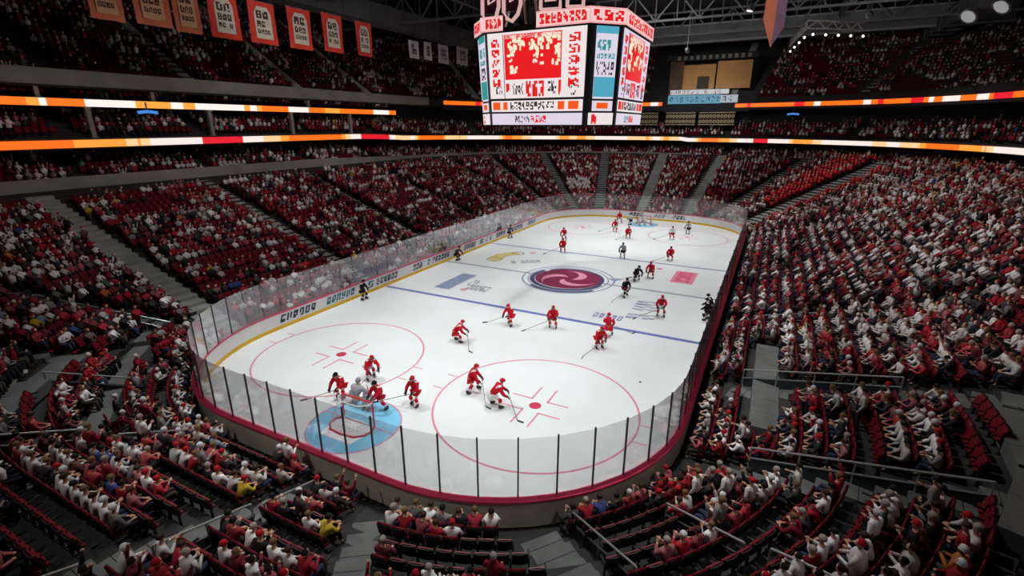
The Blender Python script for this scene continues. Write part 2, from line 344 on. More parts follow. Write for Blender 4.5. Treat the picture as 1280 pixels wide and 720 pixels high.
# ------------------------------------------------------------------ goals and puck
def goal(x, y, s, label):
    g = tag(empty('hockey_goal', (x, y, 0), 0 if s > 0 else PI), label, 'goal', 'hockey goals')
    RD = mat('goal_red', rgb(196, 30, 50), .35); f = MB()
    f.tube([(0, -.92, 0), (0, -.92, 1.22)], .045, 8); f.tube([(0, .92, 0), (0, .92, 1.22)], .045, 8); f.tube([(0, -.92, 1.22), (0, .92, 1.22)], .045, 8); f.build('goal_frame', RD, g)
    b = MB(); arcp = [(0, -.92, .04), (-.35, -1.1, .04), (-.75, -1.05, .04), (-1.08, -.7, .04), (-1.15, 0, .04), (-1.08, .7, .04), (-.75, 1.05, .04), (-.35, 1.1, .04), (0, .92, .04)]
    b.tube(arcp, .05, 8); b.build('base_rail', RD, g)
    t = MB(); top = [(0, -.92, 1.22), (-.25, -.9, 1.22), (-.5, -.55, 1.22), (-.55, 0, 1.22), (-.5, .55, 1.22), (-.25, .9, 1.22), (0, .92, 1.22)]
    t.tube(top, .03, 6); t.tube([(-.55, 0, 1.22), (-1.15, 0, .04)], .022, 6); t.build('top_rail', mat('goal_white', (.7, .7, .72), .4), g)
    n = MB(); NR = 9; A = []
    for i in range(9):
        a = Vector(top[0]).lerp(Vector(top[-1]), 0) if False else None
    def samp(L, u):
        u *= len(L)-1; i = min(int(u), len(L)-2); return Vector(L[i]).lerp(Vector(L[i+1]), u-i)
    for i in range(25):
        u = i/24; n.tube([samp(top, u), samp(arcp, u)], .007, 3, cap=False)
    for j in range(1, 12):
        v = j/12; n.tube([samp(top, i/16).lerp(samp(arcp, i/16), v) for i in range(17)], .007, 3, cap=False)
    for j in range(1, 8): u = j/16; n.tube([samp(top, u), samp(top, 1-u)], .007, 3, cap=False)
    n.build('net', mat('net_cord', rgb(205, 208, 216), .8), g)
    return g
goal(-27.1, .45, 1, 'red framed hockey goal with white net in the near blue crease'); goal(26.6, -.1, -1, 'small hockey goal at the far end of the ice')
b = MB(); b.tube([(0, 0, .012), (0, 0, .037)], .06, 12); tag(b.build('puck', DARK, loc=(-17.5, -10.2, 0)), 'small black puck lying on the ice near the right glass', 'puck')

# ------------------------------------------------------------------ players
RED = rgb(206, 22, 44); WHT = (.72, .72, .74); BLK = rgb(24, 20, 26); MAROON = rgb(96, 14, 34)
def hand_mb(b, c, d, mi=0, s=1.):
    """palm, four bent fingers and a side thumb; d is the direction the fingers point"""
    c = Vector(c); d = Vector(d).normalized(); up = Vector((0, 0, 1)); x = d.cross(up)
    if x.length < .1: x = Vector((1, 0, 0))
    x.normalize(); n = x.cross(d); R = Matrix((x, d, n)).transposed(); b.box(c, (.075*s, .085*s, .03*s), R=R, mi=mi)
    for i, l in enumerate((.06, .07, .066, .052)):
        o = c+x*(.028-.0187*i)*s+d*.04*s; b.tube([o, o+d*l*.5*s-n*.006, o+d*l*.85*s-n*.024*s], [.0095*s, .0085*s, .006*s], 5, mi=mi)
    o = c+x*.036*s-d*.015*s; b.tube([o, o+x*.025*s+d*.02*s, o+x*.026*s+d*.05*s-n*.01*s], [.011*s, .01*s, .007*s], 5, mi=mi)
def J(**k): return k
def player_parts(pose):
    # +Y is forward; all poses knees bent on skates
    lean, kb, stride, twist, armf = pose
    pel = (0, -.08-.1*kb, .86-.14*kb); ch = (twist*.05, pel[1]+.30*lean+.02, pel[2]+.42-.08*lean); ne = (twist*.06, ch[1]+.12*lean, ch[2]+.17); hd = (twist*.06, ne[1]+.05, ne[2]+.15)
    shL = (-.19, ch[1], ch[2]+.08); shR = (.19, ch[1], ch[2]+.08)
    hL = (-.12+.25*twist, ch[1]+.42*armf, ch[2]-.34); hR = (.30+.1*twist, ch[1]+.34*armf, ch[2]-.42)
    eL = ((shL[0]+hL[0])/2-.14, (shL[1]+hL[1])/2-.02, (shL[2]+hL[2])/2-.06); eR = ((shR[0]+hR[0])/2+.12, (shR[1]+hR[1])/2-.04, (shR[2]+hR[2])/2-.06)
    fL = (-.2-.12*abs(stride), .08+.30*stride, .13); fR = (.2+.12*abs(stride), .02-.34*stride, .13)
    kL = (-.19-.04*abs(stride), (pel[1]+fL[1])/2+.17, .50); kR = (.19+.04*abs(stride), (pel[1]+fR[1])/2+.17, .50)
    body = dict(pel=(pel, .13), sp=((0, (pel[1]+ch[1])/2, (pel[2]+ch[2])/2), .125), ch=(ch, .14), ne=(ne, .055), jaw=((hd[0], hd[1], hd[2]-.06), .062), hd=(hd, .088), top=((hd[0], hd[1]-.01, hd[2]+.08), .07),
        shL=(shL, .07), eL=(eL, .048), wL=(hL, .035), shR=(shR, .07), eR=(eR, .048), wR=(hR, .035),
        hpL=((-.1, pel[1], pel[2]-.06), .1), kL=(kL, .065), aL=(fL, .045), hpR=((.1, pel[1], pel[2]-.06), .1), kR=(kR, .065), aR=(fR, .045))
    bb = [('pel', 'sp'), ('sp', 'ch'), ('ch', 'ne'), ('ne', 'jaw'), ('jaw', 'hd'), ('hd', 'top'), ('ch', 'shL'), ('shL', 'eL'), ('eL', 'wL'), ('ch', 'shR'), ('shR', 'eR'), ('eR', 'wR'), ('pel', 'hpL'), ('hpL', 'kL'), ('kL', 'aL'), ('pel', 'hpR'), ('hpR', 'kR'), ('kR', 'aR')]
    bm = skin('body', body, bb, [SKIN])
    f = MB(); f.ball((hd[0], hd[1]+.095, hd[2]-.02), (.014, .02, .02), 6, 4); f.ball((hd[0]-.092, hd[1], hd[2]-.01), (.012, .02, .03), 6, 4); f.ball((hd[0]+.092, hd[1], hd[2]-.01), (.012, .02, .03), 6, 4)
    bm = join_mesh(bm, f)
    js = dict(a=(pel, .19), b=(((pel[0]+ch[0])/2, (pel[1]+ch[1])/2, (pel[2]+ch[2])/2), .2), ch=((ch[0], ch[1], ch[2]+.02), .21), n=((ne[0], ne[1], ne[2]-.03), .09), l=(shL, .13), le=(eL, .095), lw=((hL[0]*.85+eL[0]*.15, hL[1]*.85+eL[1]*.15, hL[2]*.85+eL[2]*.15), .07), r=(shR, .13), re=(eR, .095), rw=((hR[0]*.85+eR[0]*.15, hR[1]*.85+eR[1]*.15, hR[2]*.85+eR[2]*.15), .07))
    jm = skin('jersey', js, [('a', 'b'), ('b', 'ch'), ('ch', 'n'), ('ch', 'l'), ('l', 'le'), ('le', 'lw'), ('ch', 'r'), ('r', 're'), ('re', 'rw')], [SHIRT, mat('jersey_white', WHT, .8)],
        faces=lambda c: 1 if (abs(c.z-(pel[2]-.1)) < .06 or min((c-Vector(hL)).length, (c-Vector(hR)).length) < .13 or (c.z > ch[2]+.12 and abs(c.x) > .15)) else 0)
    sh = dict(p=((pel[0], pel[1], pel[2]-.02), .185), l=((-.13, pel[1]+.04, pel[2]-.1), .15), lk=((kL[0], kL[1]-.03, kL[2]+.13), .12), r=((.13, pel[1]+.04, pel[2]-.1), .15), rk=((kR[0], kR[1]-.03, kR[2]+.13), .12))
    sm = skin('hockey_shorts', sh, [('p', 'l'), ('l', 'lk'), ('p', 'r'), ('r', 'rk')], [TROUS])
    out = [('jersey', jm, 0), ('hockey_shorts', sm, 1)]
    for (k, a) in ((kL, fL), (kR, fR)):
        so = dict(k=((k[0], k[1]+.01, k[2]+.05), .1), m=(((k[0]+a[0])/2, (k[1]+a[1])/2, (k[2]+a[2])/2+.03), .1), a=((a[0], a[1], a[2]+.05), .065))
        out.append(('sock', skin('sock', so, [('k', 'm'), ('m', 'a')], [SHIRT, mat('jersey_white', WHT)], faces=lambda c: 1 if .24 < c.z < .34 else 0), 0))
        s = MB(); s.ball((a[0], a[1]+.03, .12), (.06, .15, .055), 10, 6); s.ball((a[0], a[1]-.05, .17), (.055, .075, .08), 10, 6); s.box((a[0], a[1]+.02, .06), (.03, .22, .05), mi=0); s.box((a[0], a[1]+.02, .025), (.008, .29, .03), mi=1)
        ob = s.build('skate', [mat('skate_black', rgb(22, 22, 26), .5), mat('skate_blade', rgb(200, 200, 205), .2, 1)], smooth=False); out.append(('skate', ob.data, None)); bpy.data.objects.remove(ob)
    for h, e in ((hL, eL), (hR, eR)):
        s = MB(); d = (Vector(h)-Vector(e)).normalized(); hh = Vector(h); s.tube([hh-d*.12, hh-d*.02], [.075, .06], 8)
        hand_mb(s, hh+d*.03, d+Vector((0, 0, -.6)), s=1.5); ob = s.build('glove', GLOVE); out.append(('glove', ob.data, None)); bpy.data.objects.remove(ob)
    s = MB(); s.ball((hd[0], hd[1]-.01, hd[2]+.02), (.118, .135, .13), 12, 8, z0=-.25); s.box((hd[0], hd[1]+.125, hd[2]+.0), (.17, .012, .07), mi=1)
    ob = s.build('helmet', [SHIRT, mat('visor', rgb(60, 66, 72), .15)]); out.append(('helmet', ob.data, 2)); bpy.data.objects.remove(ob)
    return bm, out, hL, hR
GLOVE = mat('glove_dark', rgb(60, 14, 24), .7, 0, .2, 8)
POSES = [(.9, .9, .0, 0, 1.), (.7, .6, .7, .3, .9), (.35, .3, .15, 0, .8), (1.2, 1.1, -.6, -.3, 1.1), (.5, .5, -.9, .2, .9)]
PP = [player_parts(p) for p in POSES]
def stick(a, b_, side, label, group):
    """a hockey stick through both hands, blade on the ice; a, b_ = hands in world space"""
    a = Vector(a); b_ = Vector(b_); d = (b_-a).normalized(); d.z = min(d.z, -.35); d.normalize(); t = a-d*.22; bt = b_+d*((b_.z-.05)/max(.2, -d.z))
    s = empty('hockey_stick', bt); tag(s, label, 'hockey stick', group)
    m = MB(); m.bar(t-bt, (0, 0, 0), .032, .022); m.build('shaft', mat('stick_wood', rgb(110, 104, 98), .5, 0, .2, 6), s)
    h = Vector((d.x, d.y, 0)).normalized(); q = Matrix.Rotation(side*.7, 3, 'Z')@h; m = MB(); m.bar((0, 0, -.005), q*.34+Vector((0, 0, -.01)), .02, .075); m.build('blade', mat('stick_blade', rgb(50, 48, 52), .6, 0, .2, 6), s)
    g = MB(); g.bar(t-bt, (t-bt)*.93, .04, .03); g.build('grip_tape', mat('grip_tape', rgb(210, 210, 212), .8), s)
# x, y, heading(deg, 0=+x), pose, jersey, shorts, helmet, has stick, label
R1, R2 = (RED, RED, RED), (RED, rgb(150, 16, 32), BLK)
PLAYERS = [
 (-17.6, 1.3, -60, 3, RED, RED, RED, 1, 'hockey player in red bending low between the two near face-off circles'),
 (-13.6, -.4, 170, 1, RED, RED, RED, 1, 'hockey player in red just inside the near blue line, below left edge of the emblem'),
 (-12.8, -3.2, 200, 2, RED, RED, RED, 1, 'hockey player in red standing with feet apart below the centre of the emblem'),
 (-14.4, -6.9, 230, 0, RED, RED, RED, 1, 'lower hockey player of the red pair touching at the near blue line'),
 (-12.5, -6.9, 20, 4, RED, RED, RED, 1, 'upper hockey player of the red pair, on the near blue line'),
 (-23.7, 2.9, 250, 3, RED, WHT, RED, 1, 'hockey player in red and white at the right rim of the left face-off circle'),
 (-25.9, 2.75, 190, 0, RED, RED, BLK, 1, 'hockey player in red close to the left post of the near goal'),
 (-25.9, .3, 170, 4, RED, RED, BLK, 1, 'hockey player in red standing on the top edge of the near blue crease'),
 (-24.8, -1.0, 180, 2, RED, RED, RED, 1, 'hockey player in red between the near crease and the right face-off circle'),
 (-22.4, -2.8, 300, 1, RED, RED, RED, 1, 'left hockey player of the two inside the left rim of the right face-off circle'),
 (-23.1, -4.5, 310, 3, RED, WHT, RED, 1, 'right hockey player of the two inside the right face-off circle, nearer its spot'),
 (6.8, 3.9, 200, 2, RED, RED, MAROON, 1, 'hockey player in red on the far blue line straight above the emblem'),
 (12.5, 6.0, 190, 1, RED, WHT, MAROON, 0, 'hockey player in red behind the one standing on the far blue line'),
 (20.0, 2.0, 180, 2, RED, WHT, RED, 1, 'lowest-left hockey player of the red group before the far boards'),
 (26.6, 3.3, 200, 1, RED, WHT, RED, 0, 'hockey player in red nearest the far yellow kick plate'),
 (17.1, -.4, 210, 0, RED, RED, RED, 1, 'hockey player in red in mid far zone ahead of the far goal'),
 (25.2, 1.4, 90, 2, (.5, .52, .58), BLK, BLK, 0, 'official in pale grey standing beside the far goal'),
 (18.7, -5.3, 180, 2, WHT, RED, RED, 1, 'hockey player in white top and red shorts right of the far goal'),
 (8.8, -6.9, 190, 0, RED, RED, MAROON, 1, 'hockey player in red beside the far blue line above the pink print'),
 (1.8, -6.5, 180, 1, RED, rgb(200, 40, 70), RED, 1, 'hockey player in red left of the pink print on the ice'),
 (.5, -5.55, 215, 3, BLK, BLK, BLK, 1, 'hockey player in black leaning forward right of the emblem tip'),
 (-4.2, -5.8, 230, 4, BLK, rgb(120, 20, 40), BLK, 1, 'hockey player in black skating below the right tip of the emblem'),
 (-7.3, -9.2, 200, 2, RED, WHT, RED, 1, 'hockey player in red over the right end of the slanted lettering'),
 (22.9, -6.5, 160, 2, (.45, .46, .5), BLK, BLK, 0, 'official in grey standing alone before the far right corner'),
 (7.5, -2.4, 180, 2, (.3, .31, .36), BLK, BLK, 0, 'small dark official standing on the far blue line'),
 (-14.3, 12.2, -70, 2, BLK, BLK, BLK, 0, 'official in black standing against the left boards near the blue line'),
 (-1.0, 12.2, -80, 0, rgb(90, 50, 50), BLK, BLK, 0, 'crouched figure in dark brown at the left boards by the centre line'),
 (-6.6, -12.2, 90, 2, BLK, BLK, BLK, 0, 'first of the two officials in black at the right boards, nearer the camera'),
 (-5.4, -12.25, 90, 1, BLK, BLK, BLK, 0, 'second of the two officials in black at the right boards, farther away'),
 (10.6, 12.3, -90, 2, (.1, .12, .18), BLK, BLK, 0, 'dark figure at the left boards beyond the far blue line'),
]
protos = {}
def SLAB(lab):
    t = lab.replace('hockey player in ', 'player in ').replace('hockey player', 'player').replace(' and red shorts', '').replace(' red and white', ' red').split()[:13]
    while t[-1] in ('the', 'of', 'by', 'from', 'and', 'its', 'a', 'at', 'before', 'near', 'left', 'right', 'far'): t.pop()
    return 'stick of the '+' '.join(t)
def make_player(pi):
    bm, parts, hL, hR = PP[pi]; o = mobj('hockey_player', bm)
    for n, m, k in parts: mobj(n, m, o)
    return o
for (x, y, hd, pi, jc, sc_, hc, st, lab) in PLAYERS:
    o = make_player(pi) if pi not in protos else copy_tree(protos[pi]); protos.setdefault(pi, o)
    o.location = (x, y, -.01); o.rotation_euler = (0, 0, math.radians(hd-90)); o.name = 'hockey_player'
    tag(o, lab, 'official' if 'official' in lab else 'hockey player', 'skaters on the ice')
    for ch in o.children:
        b0 = ch.name.split('.')[0]; c = {'jersey': jc, 'hockey_shorts': sc_, 'sock': jc if jc != WHT else RED, 'helmet': hc}.get(b0)
        if c: ch.color = (*c, 1)
    if st:
        M = Matrix.Translation((x, y, 0))@Matrix.Rotation(math.radians(hd-90), 4, 'Z'); _, _, hL, hR = PP[pi]
        side = ['left', 'right'][int(hd) % 2]
        stick(M@Vector(hL), M@Vector(hR)+(M.to_3x3()@Vector((0, .12, -.1))), 1, SLAB(lab), 'sticks of the skaters')
def goalie(x, y, hd, lab, jc):
    j = dict(p=((0, 0, .62), .15), s=((0, .08, .85), .15), c=((0, .16, 1.05), .17), n=((0, .22, 1.22), .06), h=((0, .26, 1.36), .09), t=((0, .25, 1.44), .07), l=((-.22, .17, 1.1), .08), le=((-.42, .25, .9), .06), lw=((-.46, .42, .72), .04), r=((.22, .17, 1.1), .08), re=((.42, .25, .9), .06), rw=((.42, .42, .66), .04), hl=((-.14, 0, .56), .11), kl=((-.28, .22, .48), .08), al=((-.42, .02, .12), .05), hr=((.14, 0, .56), .11), kr=((.28, .22, .48), .08), ar=((.42, .02, .12), .05))
    bb = ['ps', 'sc', 'cn', 'nh', 'ht']; bones = [('p', 's'), ('s', 'c'), ('c', 'n'), ('n', 'h'), ('h', 't'), ('c', 'l'), ('l', 'le'), ('le', 'lw'), ('c', 'r'), ('r', 're'), ('re', 'rw'), ('p', 'hl'), ('hl', 'kl'), ('kl', 'al'), ('p', 'hr'), ('hr', 'kr'), ('kr', 'ar')]
    o = mobj('goaltender', skin('body', j, bones, [SKIN])); o.location = (x, y, 0); o.rotation_euler = (0, 0, math.radians(hd-90)); tag(o, lab, 'hockey player', 'goaltenders')
    jm = skin('jersey', {'p': ((0, 0, .66), .2), 'c': ((0, .15, 1.05), .24), 'n': ((0, .2, 1.18), .1), 'l': ((-.24, .17, 1.08), .14), 'le': ((-.42, .25, .9), .11), 'lw': ((-.45, .38, .76), .09), 'r': ((.24, .17, 1.08), .14), 're': ((.42, .25, .9), .11), 'rw': ((.42, .38, .7), .09)}, [('p', 'c'), ('c', 'n'), ('c', 'l'), ('l', 'le'), ('le', 'lw'), ('c', 'r'), ('r', 're'), ('re', 'rw')], [SHIRT]); mobj('jersey', jm, o, jc)
    PADM = mat('goal_pad', rgb(200, 202, 206), .7, 0, .1, 5)
    for s in (-1, 1):
        m = MB(); R_ = Matrix.Rotation(s*.25, 3, 'Y'); m.box((s*.36, .22, .42), (.27, .13, .72), R=R_); m.box((s*.44, .2, .11), (.25, .2, .16)); m.build('leg_pad', PADM, o)
    m = MB(); m.ball((-.5, .45, .72), (.13, .09, .14), 10, 6); m.build('catch_glove', PADM, o); m = MB(); m.box((.45, .48, .66), (.22, .06, .36)); m.build('blocker', PADM, o)
    R3 = Matrix.Translation((x, y, 0))@Matrix.Rotation(math.radians(hd-90), 4, 'Z'); stick(R3@Vector((.40, .42, 1.0)), R3@Vector((.36, .5, .66)), 1, 'broad stick of the '+lab[:lab.index(' crouching')]+(' in the near goal' if x < 0 else ' in the far goal'), 'sticks of the skaters')
    m = MB(); m.ball((0, .26, 1.39), (.125, .15, .15), 12, 8); m.build('mask', mat('mask_grey', rgb(150, 150, 156), .4, 0, .2, 6), o)
    m = MB(); m.ball((-.44, .06, .1), (.06, .16, .06), 8, 5); m.ball((.44, .06, .1), (.06, .16, .06), 8, 5); m.build('skates', mat('skate_black', rgb(22, 22, 26)), o)
goalie(-26.3, 1.35, 0, 'goaltender in grey crouching in the mouth of the near goal', rgb(170, 172, 178)); goalie(25.9, -.1, 180, 'goaltender in white crouching in front of the far goal', (.6, .6, .64))
# ------------------------------------------------------------------ lower bowl
ROWD, NROW, D0 = .76, 30, 1.0
mb = MB()
P = BP
prof = [(.2, -.02), (D0-.5, -.02)]
for k in range(NROW): d = D0+ROWD*k; prof += [(d-.5, zb(d)-.02), (d+.26, zb(d)-.02)]
prof += [(D0+ROWD*NROW-.5+1.2, zb(D0+ROWD*(NROW-1))-.02), (D0+ROWD*NROW-.5+1.2, -.6), (.2, -.6)]
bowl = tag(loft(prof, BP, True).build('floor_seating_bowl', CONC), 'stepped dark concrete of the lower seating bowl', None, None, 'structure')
def lift(k): return zb(D0+ROWD*k)-.02
def zstep(d):  # tread height under a point d outside the boards
    k = math.floor((d-(D0-.5))/ROWD); return -.02 if k < 0 else zb(D0+ROWD*min(k, NROW-1))-.02
# stairs: (bottom xy, top xy, width, label)
STAIRS = [
 ((-23.8, 14.4), (-24.2, 35.2), 1.7, 'wide grey stairs climbing the left stand nearest the camera'),
 ((-11.5, 14.4), (-11.3, 35.2), 1.3, 'grey stairs up the left stand, second from the near left corner'),
 ((-.3, 14.4), (.4, 35.2), 1.3, 'grey stairs up the left stand opposite the rink centre line'),
 ((11.8, 14.4), (12.0, 35.2), 1.2, 'narrow grey stairs up the left stand past the centre line'),
 ((24.8, 14.6), (29.0, 34.6), 1.3, 'grey stairs entering the far left corner stand, nearest of its three'),
 ((26.3, 12.0), (38.3, 32.4), 1.3, 'grey stairs in the middle of the far left corner stand'),
 ((29.5, 10.9), (46.8, 24.5), 1.4, 'grey stairs in the far left corner stand, closest to the far end'),
 ((32.0, 8.0), (52.0, 13.6), 1.5, 'grey stairs up the far end stand under the scoreboard right edge'),
 ((32.1, 1.7), (53.0, 3.2), 1.6, 'grey stairs up the middle of the far end stand'),
 ((32.1, -4.5), (53.0, -6.6), 1.7, 'grey stairs up the far end stand, second from the far right corner'),
 ((31.6, -8.3), (49.6, -19.6), 1.8, 'grey stairs up the far end stand beside the far right corner'),
 ((28.2, -12.6), (42.6, -28.4), 3.0, 'wide bright grey stairs climbing the far right corner stand'),
 ((21.8, -14.5), (24.0, -35.4), 1.0, 'narrow stairs up the right stand beyond the rink far blue line'),
 ((6.0, -14.5), (6.4, -35.4), 1.0, 'narrow stairs up the right stand level with the far blue line'),
 ((-7.6, -14.5), (-9.6, -35.0), .9, 'narrow stairs up the right stand level with the near blue line'),
 ((-17.2, -14.5), (-22.0, -33.0), 1.2, 'railed stairs up the right stand level with the near face-off circle'),
 ((-24.3, -14.2), (-27.2, -32.0), 1.2, 'railed stairs at the start of the near right corner stand'),
 ((-29.9, -9.9), (-38.0, -20.4), 1.3, 'light grey stairs reaching the frame bottom right of centre'),
 ((-31.9, -4.6), (-38.5, -9.2), 1.0, 'pale stairs reaching the frame bottom left of centre'),
 ((-32.0, -1.8), (-42.5, -1.2), .9, 'narrow railed stairs up the near end stand at lower left'),
 ((-31.9, 5.9), (-42.6, 9.0), .6, 'railed stairs up the near left corner from the goal end'),
 ((-28.3, 11.8), (-36.4, 18.4), .6, 'railed stairs in the middle of the near left corner'),
 ((-24.9, 14.5), (-33.0, 24.2), 1.0, 'dark railed stairs between left stand and near left corner'),
]
SEGS = []
for si, (a, b_, w, lab) in enumerate(STAIRS):
    a = Vector(a); b_ = Vector(b_); L = (b_-a).length; u = (b_-a)/L; n = Vector((-u.y, u.x)); m = MB(); k = 0
    t = 0.
    while t < L:
        p = a+u*(t+.19); d = float(doff(p.x, p.y)); z1 = max(.0, zb(d)-.02+.0); base = zstep(d)
        h = max(z1+.04, base+.03); m.box((p.x, p.y, h/2+.0-.12), (.40, w, h+.24), rz=math.atan2(u.y, u.x)); t += .38
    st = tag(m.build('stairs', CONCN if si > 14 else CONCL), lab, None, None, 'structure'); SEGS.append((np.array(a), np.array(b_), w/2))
# level walkways inside the stands
WALKS = [([(-36.0, 10.2), (-34.9, 11.5), (-33.0, 13.3), (-31.6, 14.6)], 1.25, 'grey curved landing in the near left corner stand'),
 ([(-34.5, 7.0), (-32.9, 9.4), (-31.5, 11.4), (-29.6, 13.8), (-27.6, 15.8)], .8, 'thin grey curved landing nearer the glass in the near left corner'),
 ([(-21.5, -16.0), (-16.5, -16.0), (-12.6, -16.0)], 1.1, 'pale grey landing among the right stand rows beside the cap rail'),
 ([(-27.8, -21.6), (-24.5, -23.0), (-20.5, -23.4)], 1.5, 'broad grey landing at the right edge of the frame')]
for pts, w, lab in WALKS:
    P3 = [Vector((x, y)) for x, y in pts]; m = MB()
    for a, b_ in zip(P3[:-1], P3[1:]):
        n_ = max(1, int((b_-a).length/1.2)); u = (b_-a).normalized(); n = Vector((-u.y, u.x))
        for k in range(n_):
            p = a+(b_-a)*((k+.5)/n_); h = max(zstep(float(doff(*(p+n*w/2)))), zstep(float(doff(*(p-n*w/2)))))+.1
            m.box((p.x, p.y, h-.25), ((b_-a).length/n_-.02, w, .5), rz=math.atan2(u.y, u.x))
        SEGS.append((np.array(a), np.array(b_), w/2-.1))
    tag(m.build('floor_landing', CONCN), lab, None, None, 'structure')
def segdist(P, a, b):
    d = b-a; t = np.clip(((P-a)@d)/(d@d), -.02, 1.02); return np.hypot(*(P-(a+t[:, None]*d)).T)
NST = len(STAIRS)
# ------------------------------------------------------------------ seats of the lower bowl: position, row, section, number
BLOCK = {17: ('bottom centre block', 'right'), 18: ('block left of bottom centre', 'right')}
NAMES = {0: 'left stand end block', 22: 'left frame edge block', 21: 'left landing block', 20: 'lower left block', 19: 'left of bottom centre block', 18: 'bottom centre block', 17: 'bottom right block', 16: 'right corner block', 15: 'right railing block', 14: 'right stand block'}
S = []   # x,y,z,yaw,row,sec,num
for k in range(NROW):
    d = D0+ROWD*k; Q = resample(off(d), .53, True); Nn = normal_at(Q)
    blocked = np.zeros(len(Q), bool); which = -np.ones(len(Q), int)
    for i, (a, b, hw) in enumerate(SEGS):
        dist = segdist(Q, a, b); bl = dist < hw+.24; blocked |= bl
        if i < NST: which[bl] = i
    start = int(np.argmax(which >= 0)); cur = -1; num = 0
    for j in range(len(Q)):
        q = (start+j) % len(Q)
        if which[q] >= 0: cur = which[q]; num = 0; continue
        if blocked[q]: num += 1; continue
        num += 1; S.append((Q[q, 0], Q[q, 1], zb(d)-.02, math.atan2(-Nn[q, 1], -Nn[q, 0]), k, cur, num))
S = np.array(S)
pr = project(np.c_[S[:, :2], S[:, 2]+.6]); vis = (pr[:, 2] > 1.5) & (pr[:, 0] > -260) & (pr[:, 0] < 1540) & (pr[:, 1] < 900)
vis &= ~((S[:, 4] >= 26) & ~((S[:, 1] < -20) | ((S[:, 1] < -9) & (S[:, 0] < 30)))); S = S[vis]; pr = pr[vis]
# occupancy and clothes in runs of friends
def clothing(side_r, r):
    t = r.random()
    if t < side_r[0]: v = r.uniform(.42, .86); w = r.uniform(-.03, .03); return (v+.02, v+w*.6, v-.02+w)
    if t < side_r[1]: v = r.uniform(.25, 1.0); k = r.random()**3*.12; return (.46*v+k*.5, .018*v+k, .035*v+k)
    if t < side_r[2]: v = r.uniform(.012, .05); return (v*1.1, v, v*1.05)
    if t < side_r[2]+.05: v = r.uniform(.1, .3); return (v, v*.95, v*.9)
    return r.choice([(.5, .36, .03), (.04, .07, .22), (.05, .14, .06), (.45, .14, .04), (.2, .26, .34)])
occ = np.zeros(len(S), bool); cols = np.zeros((len(S), 3)); rr = random.Random(5)
i = 0; run = 0; on = True; style = 0
lastrow = -1
for i in range(len(S)):
    x, y, z, yaw, row, sec, num = S[i]
    side = 'R' if (y < -9 and x > -27) else ('N' if x < -24 else ('F' if x > 30 else 'L'))
    px, py = pr[i, 0], pr[i, 1]
    if side == 'R': p, mr = .95, (.46, .66, .94)
    elif side == 'N':
        p = .72 if row < 3 else (.5 if y > -14 else .56); mr = (.46, .70, .93)
        if y > 2: p = .86
    elif side == 'F': p, mr = .8, (.22, .66, .93)
    else: p, mr = .68, (.2, .56, .93)
    if run <= 0 or row != lastrow:
        on = rr.random() < p; run = rr.randint(1, 7) if on else rr.randint(1, 6 if side != 'N' else 11); style = rr.random(); lastrow = row
    run -= 1; occ[i] = on and rr.random() < .96
    m2 = mr
    if style < .13: m2 = (.78, .9, .97)
    elif style < .4: m2 = (.12, .8, .93)
    cols[i] = clothing(m2, rr)
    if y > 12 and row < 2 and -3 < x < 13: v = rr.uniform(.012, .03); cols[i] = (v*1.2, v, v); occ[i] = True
    if 700 < px < 738 and 224 < py < 237: cols[i] = (.75, .75, .77); occ[i] = True
    if 944 < px < 990 and 388 < py < 402 and rr.random() < .7: cols[i] = (.72, .74, .74); occ[i] = True
    if side != 'N' and x > 28 and -31 < y < -13 and abs(py-(262-(px-960)*.5)) < 16+(px-960)*.07 and 955 < px < 1110 and rr.random() < .85: cols[i] = (.62, .03, .04); occ[i] = True
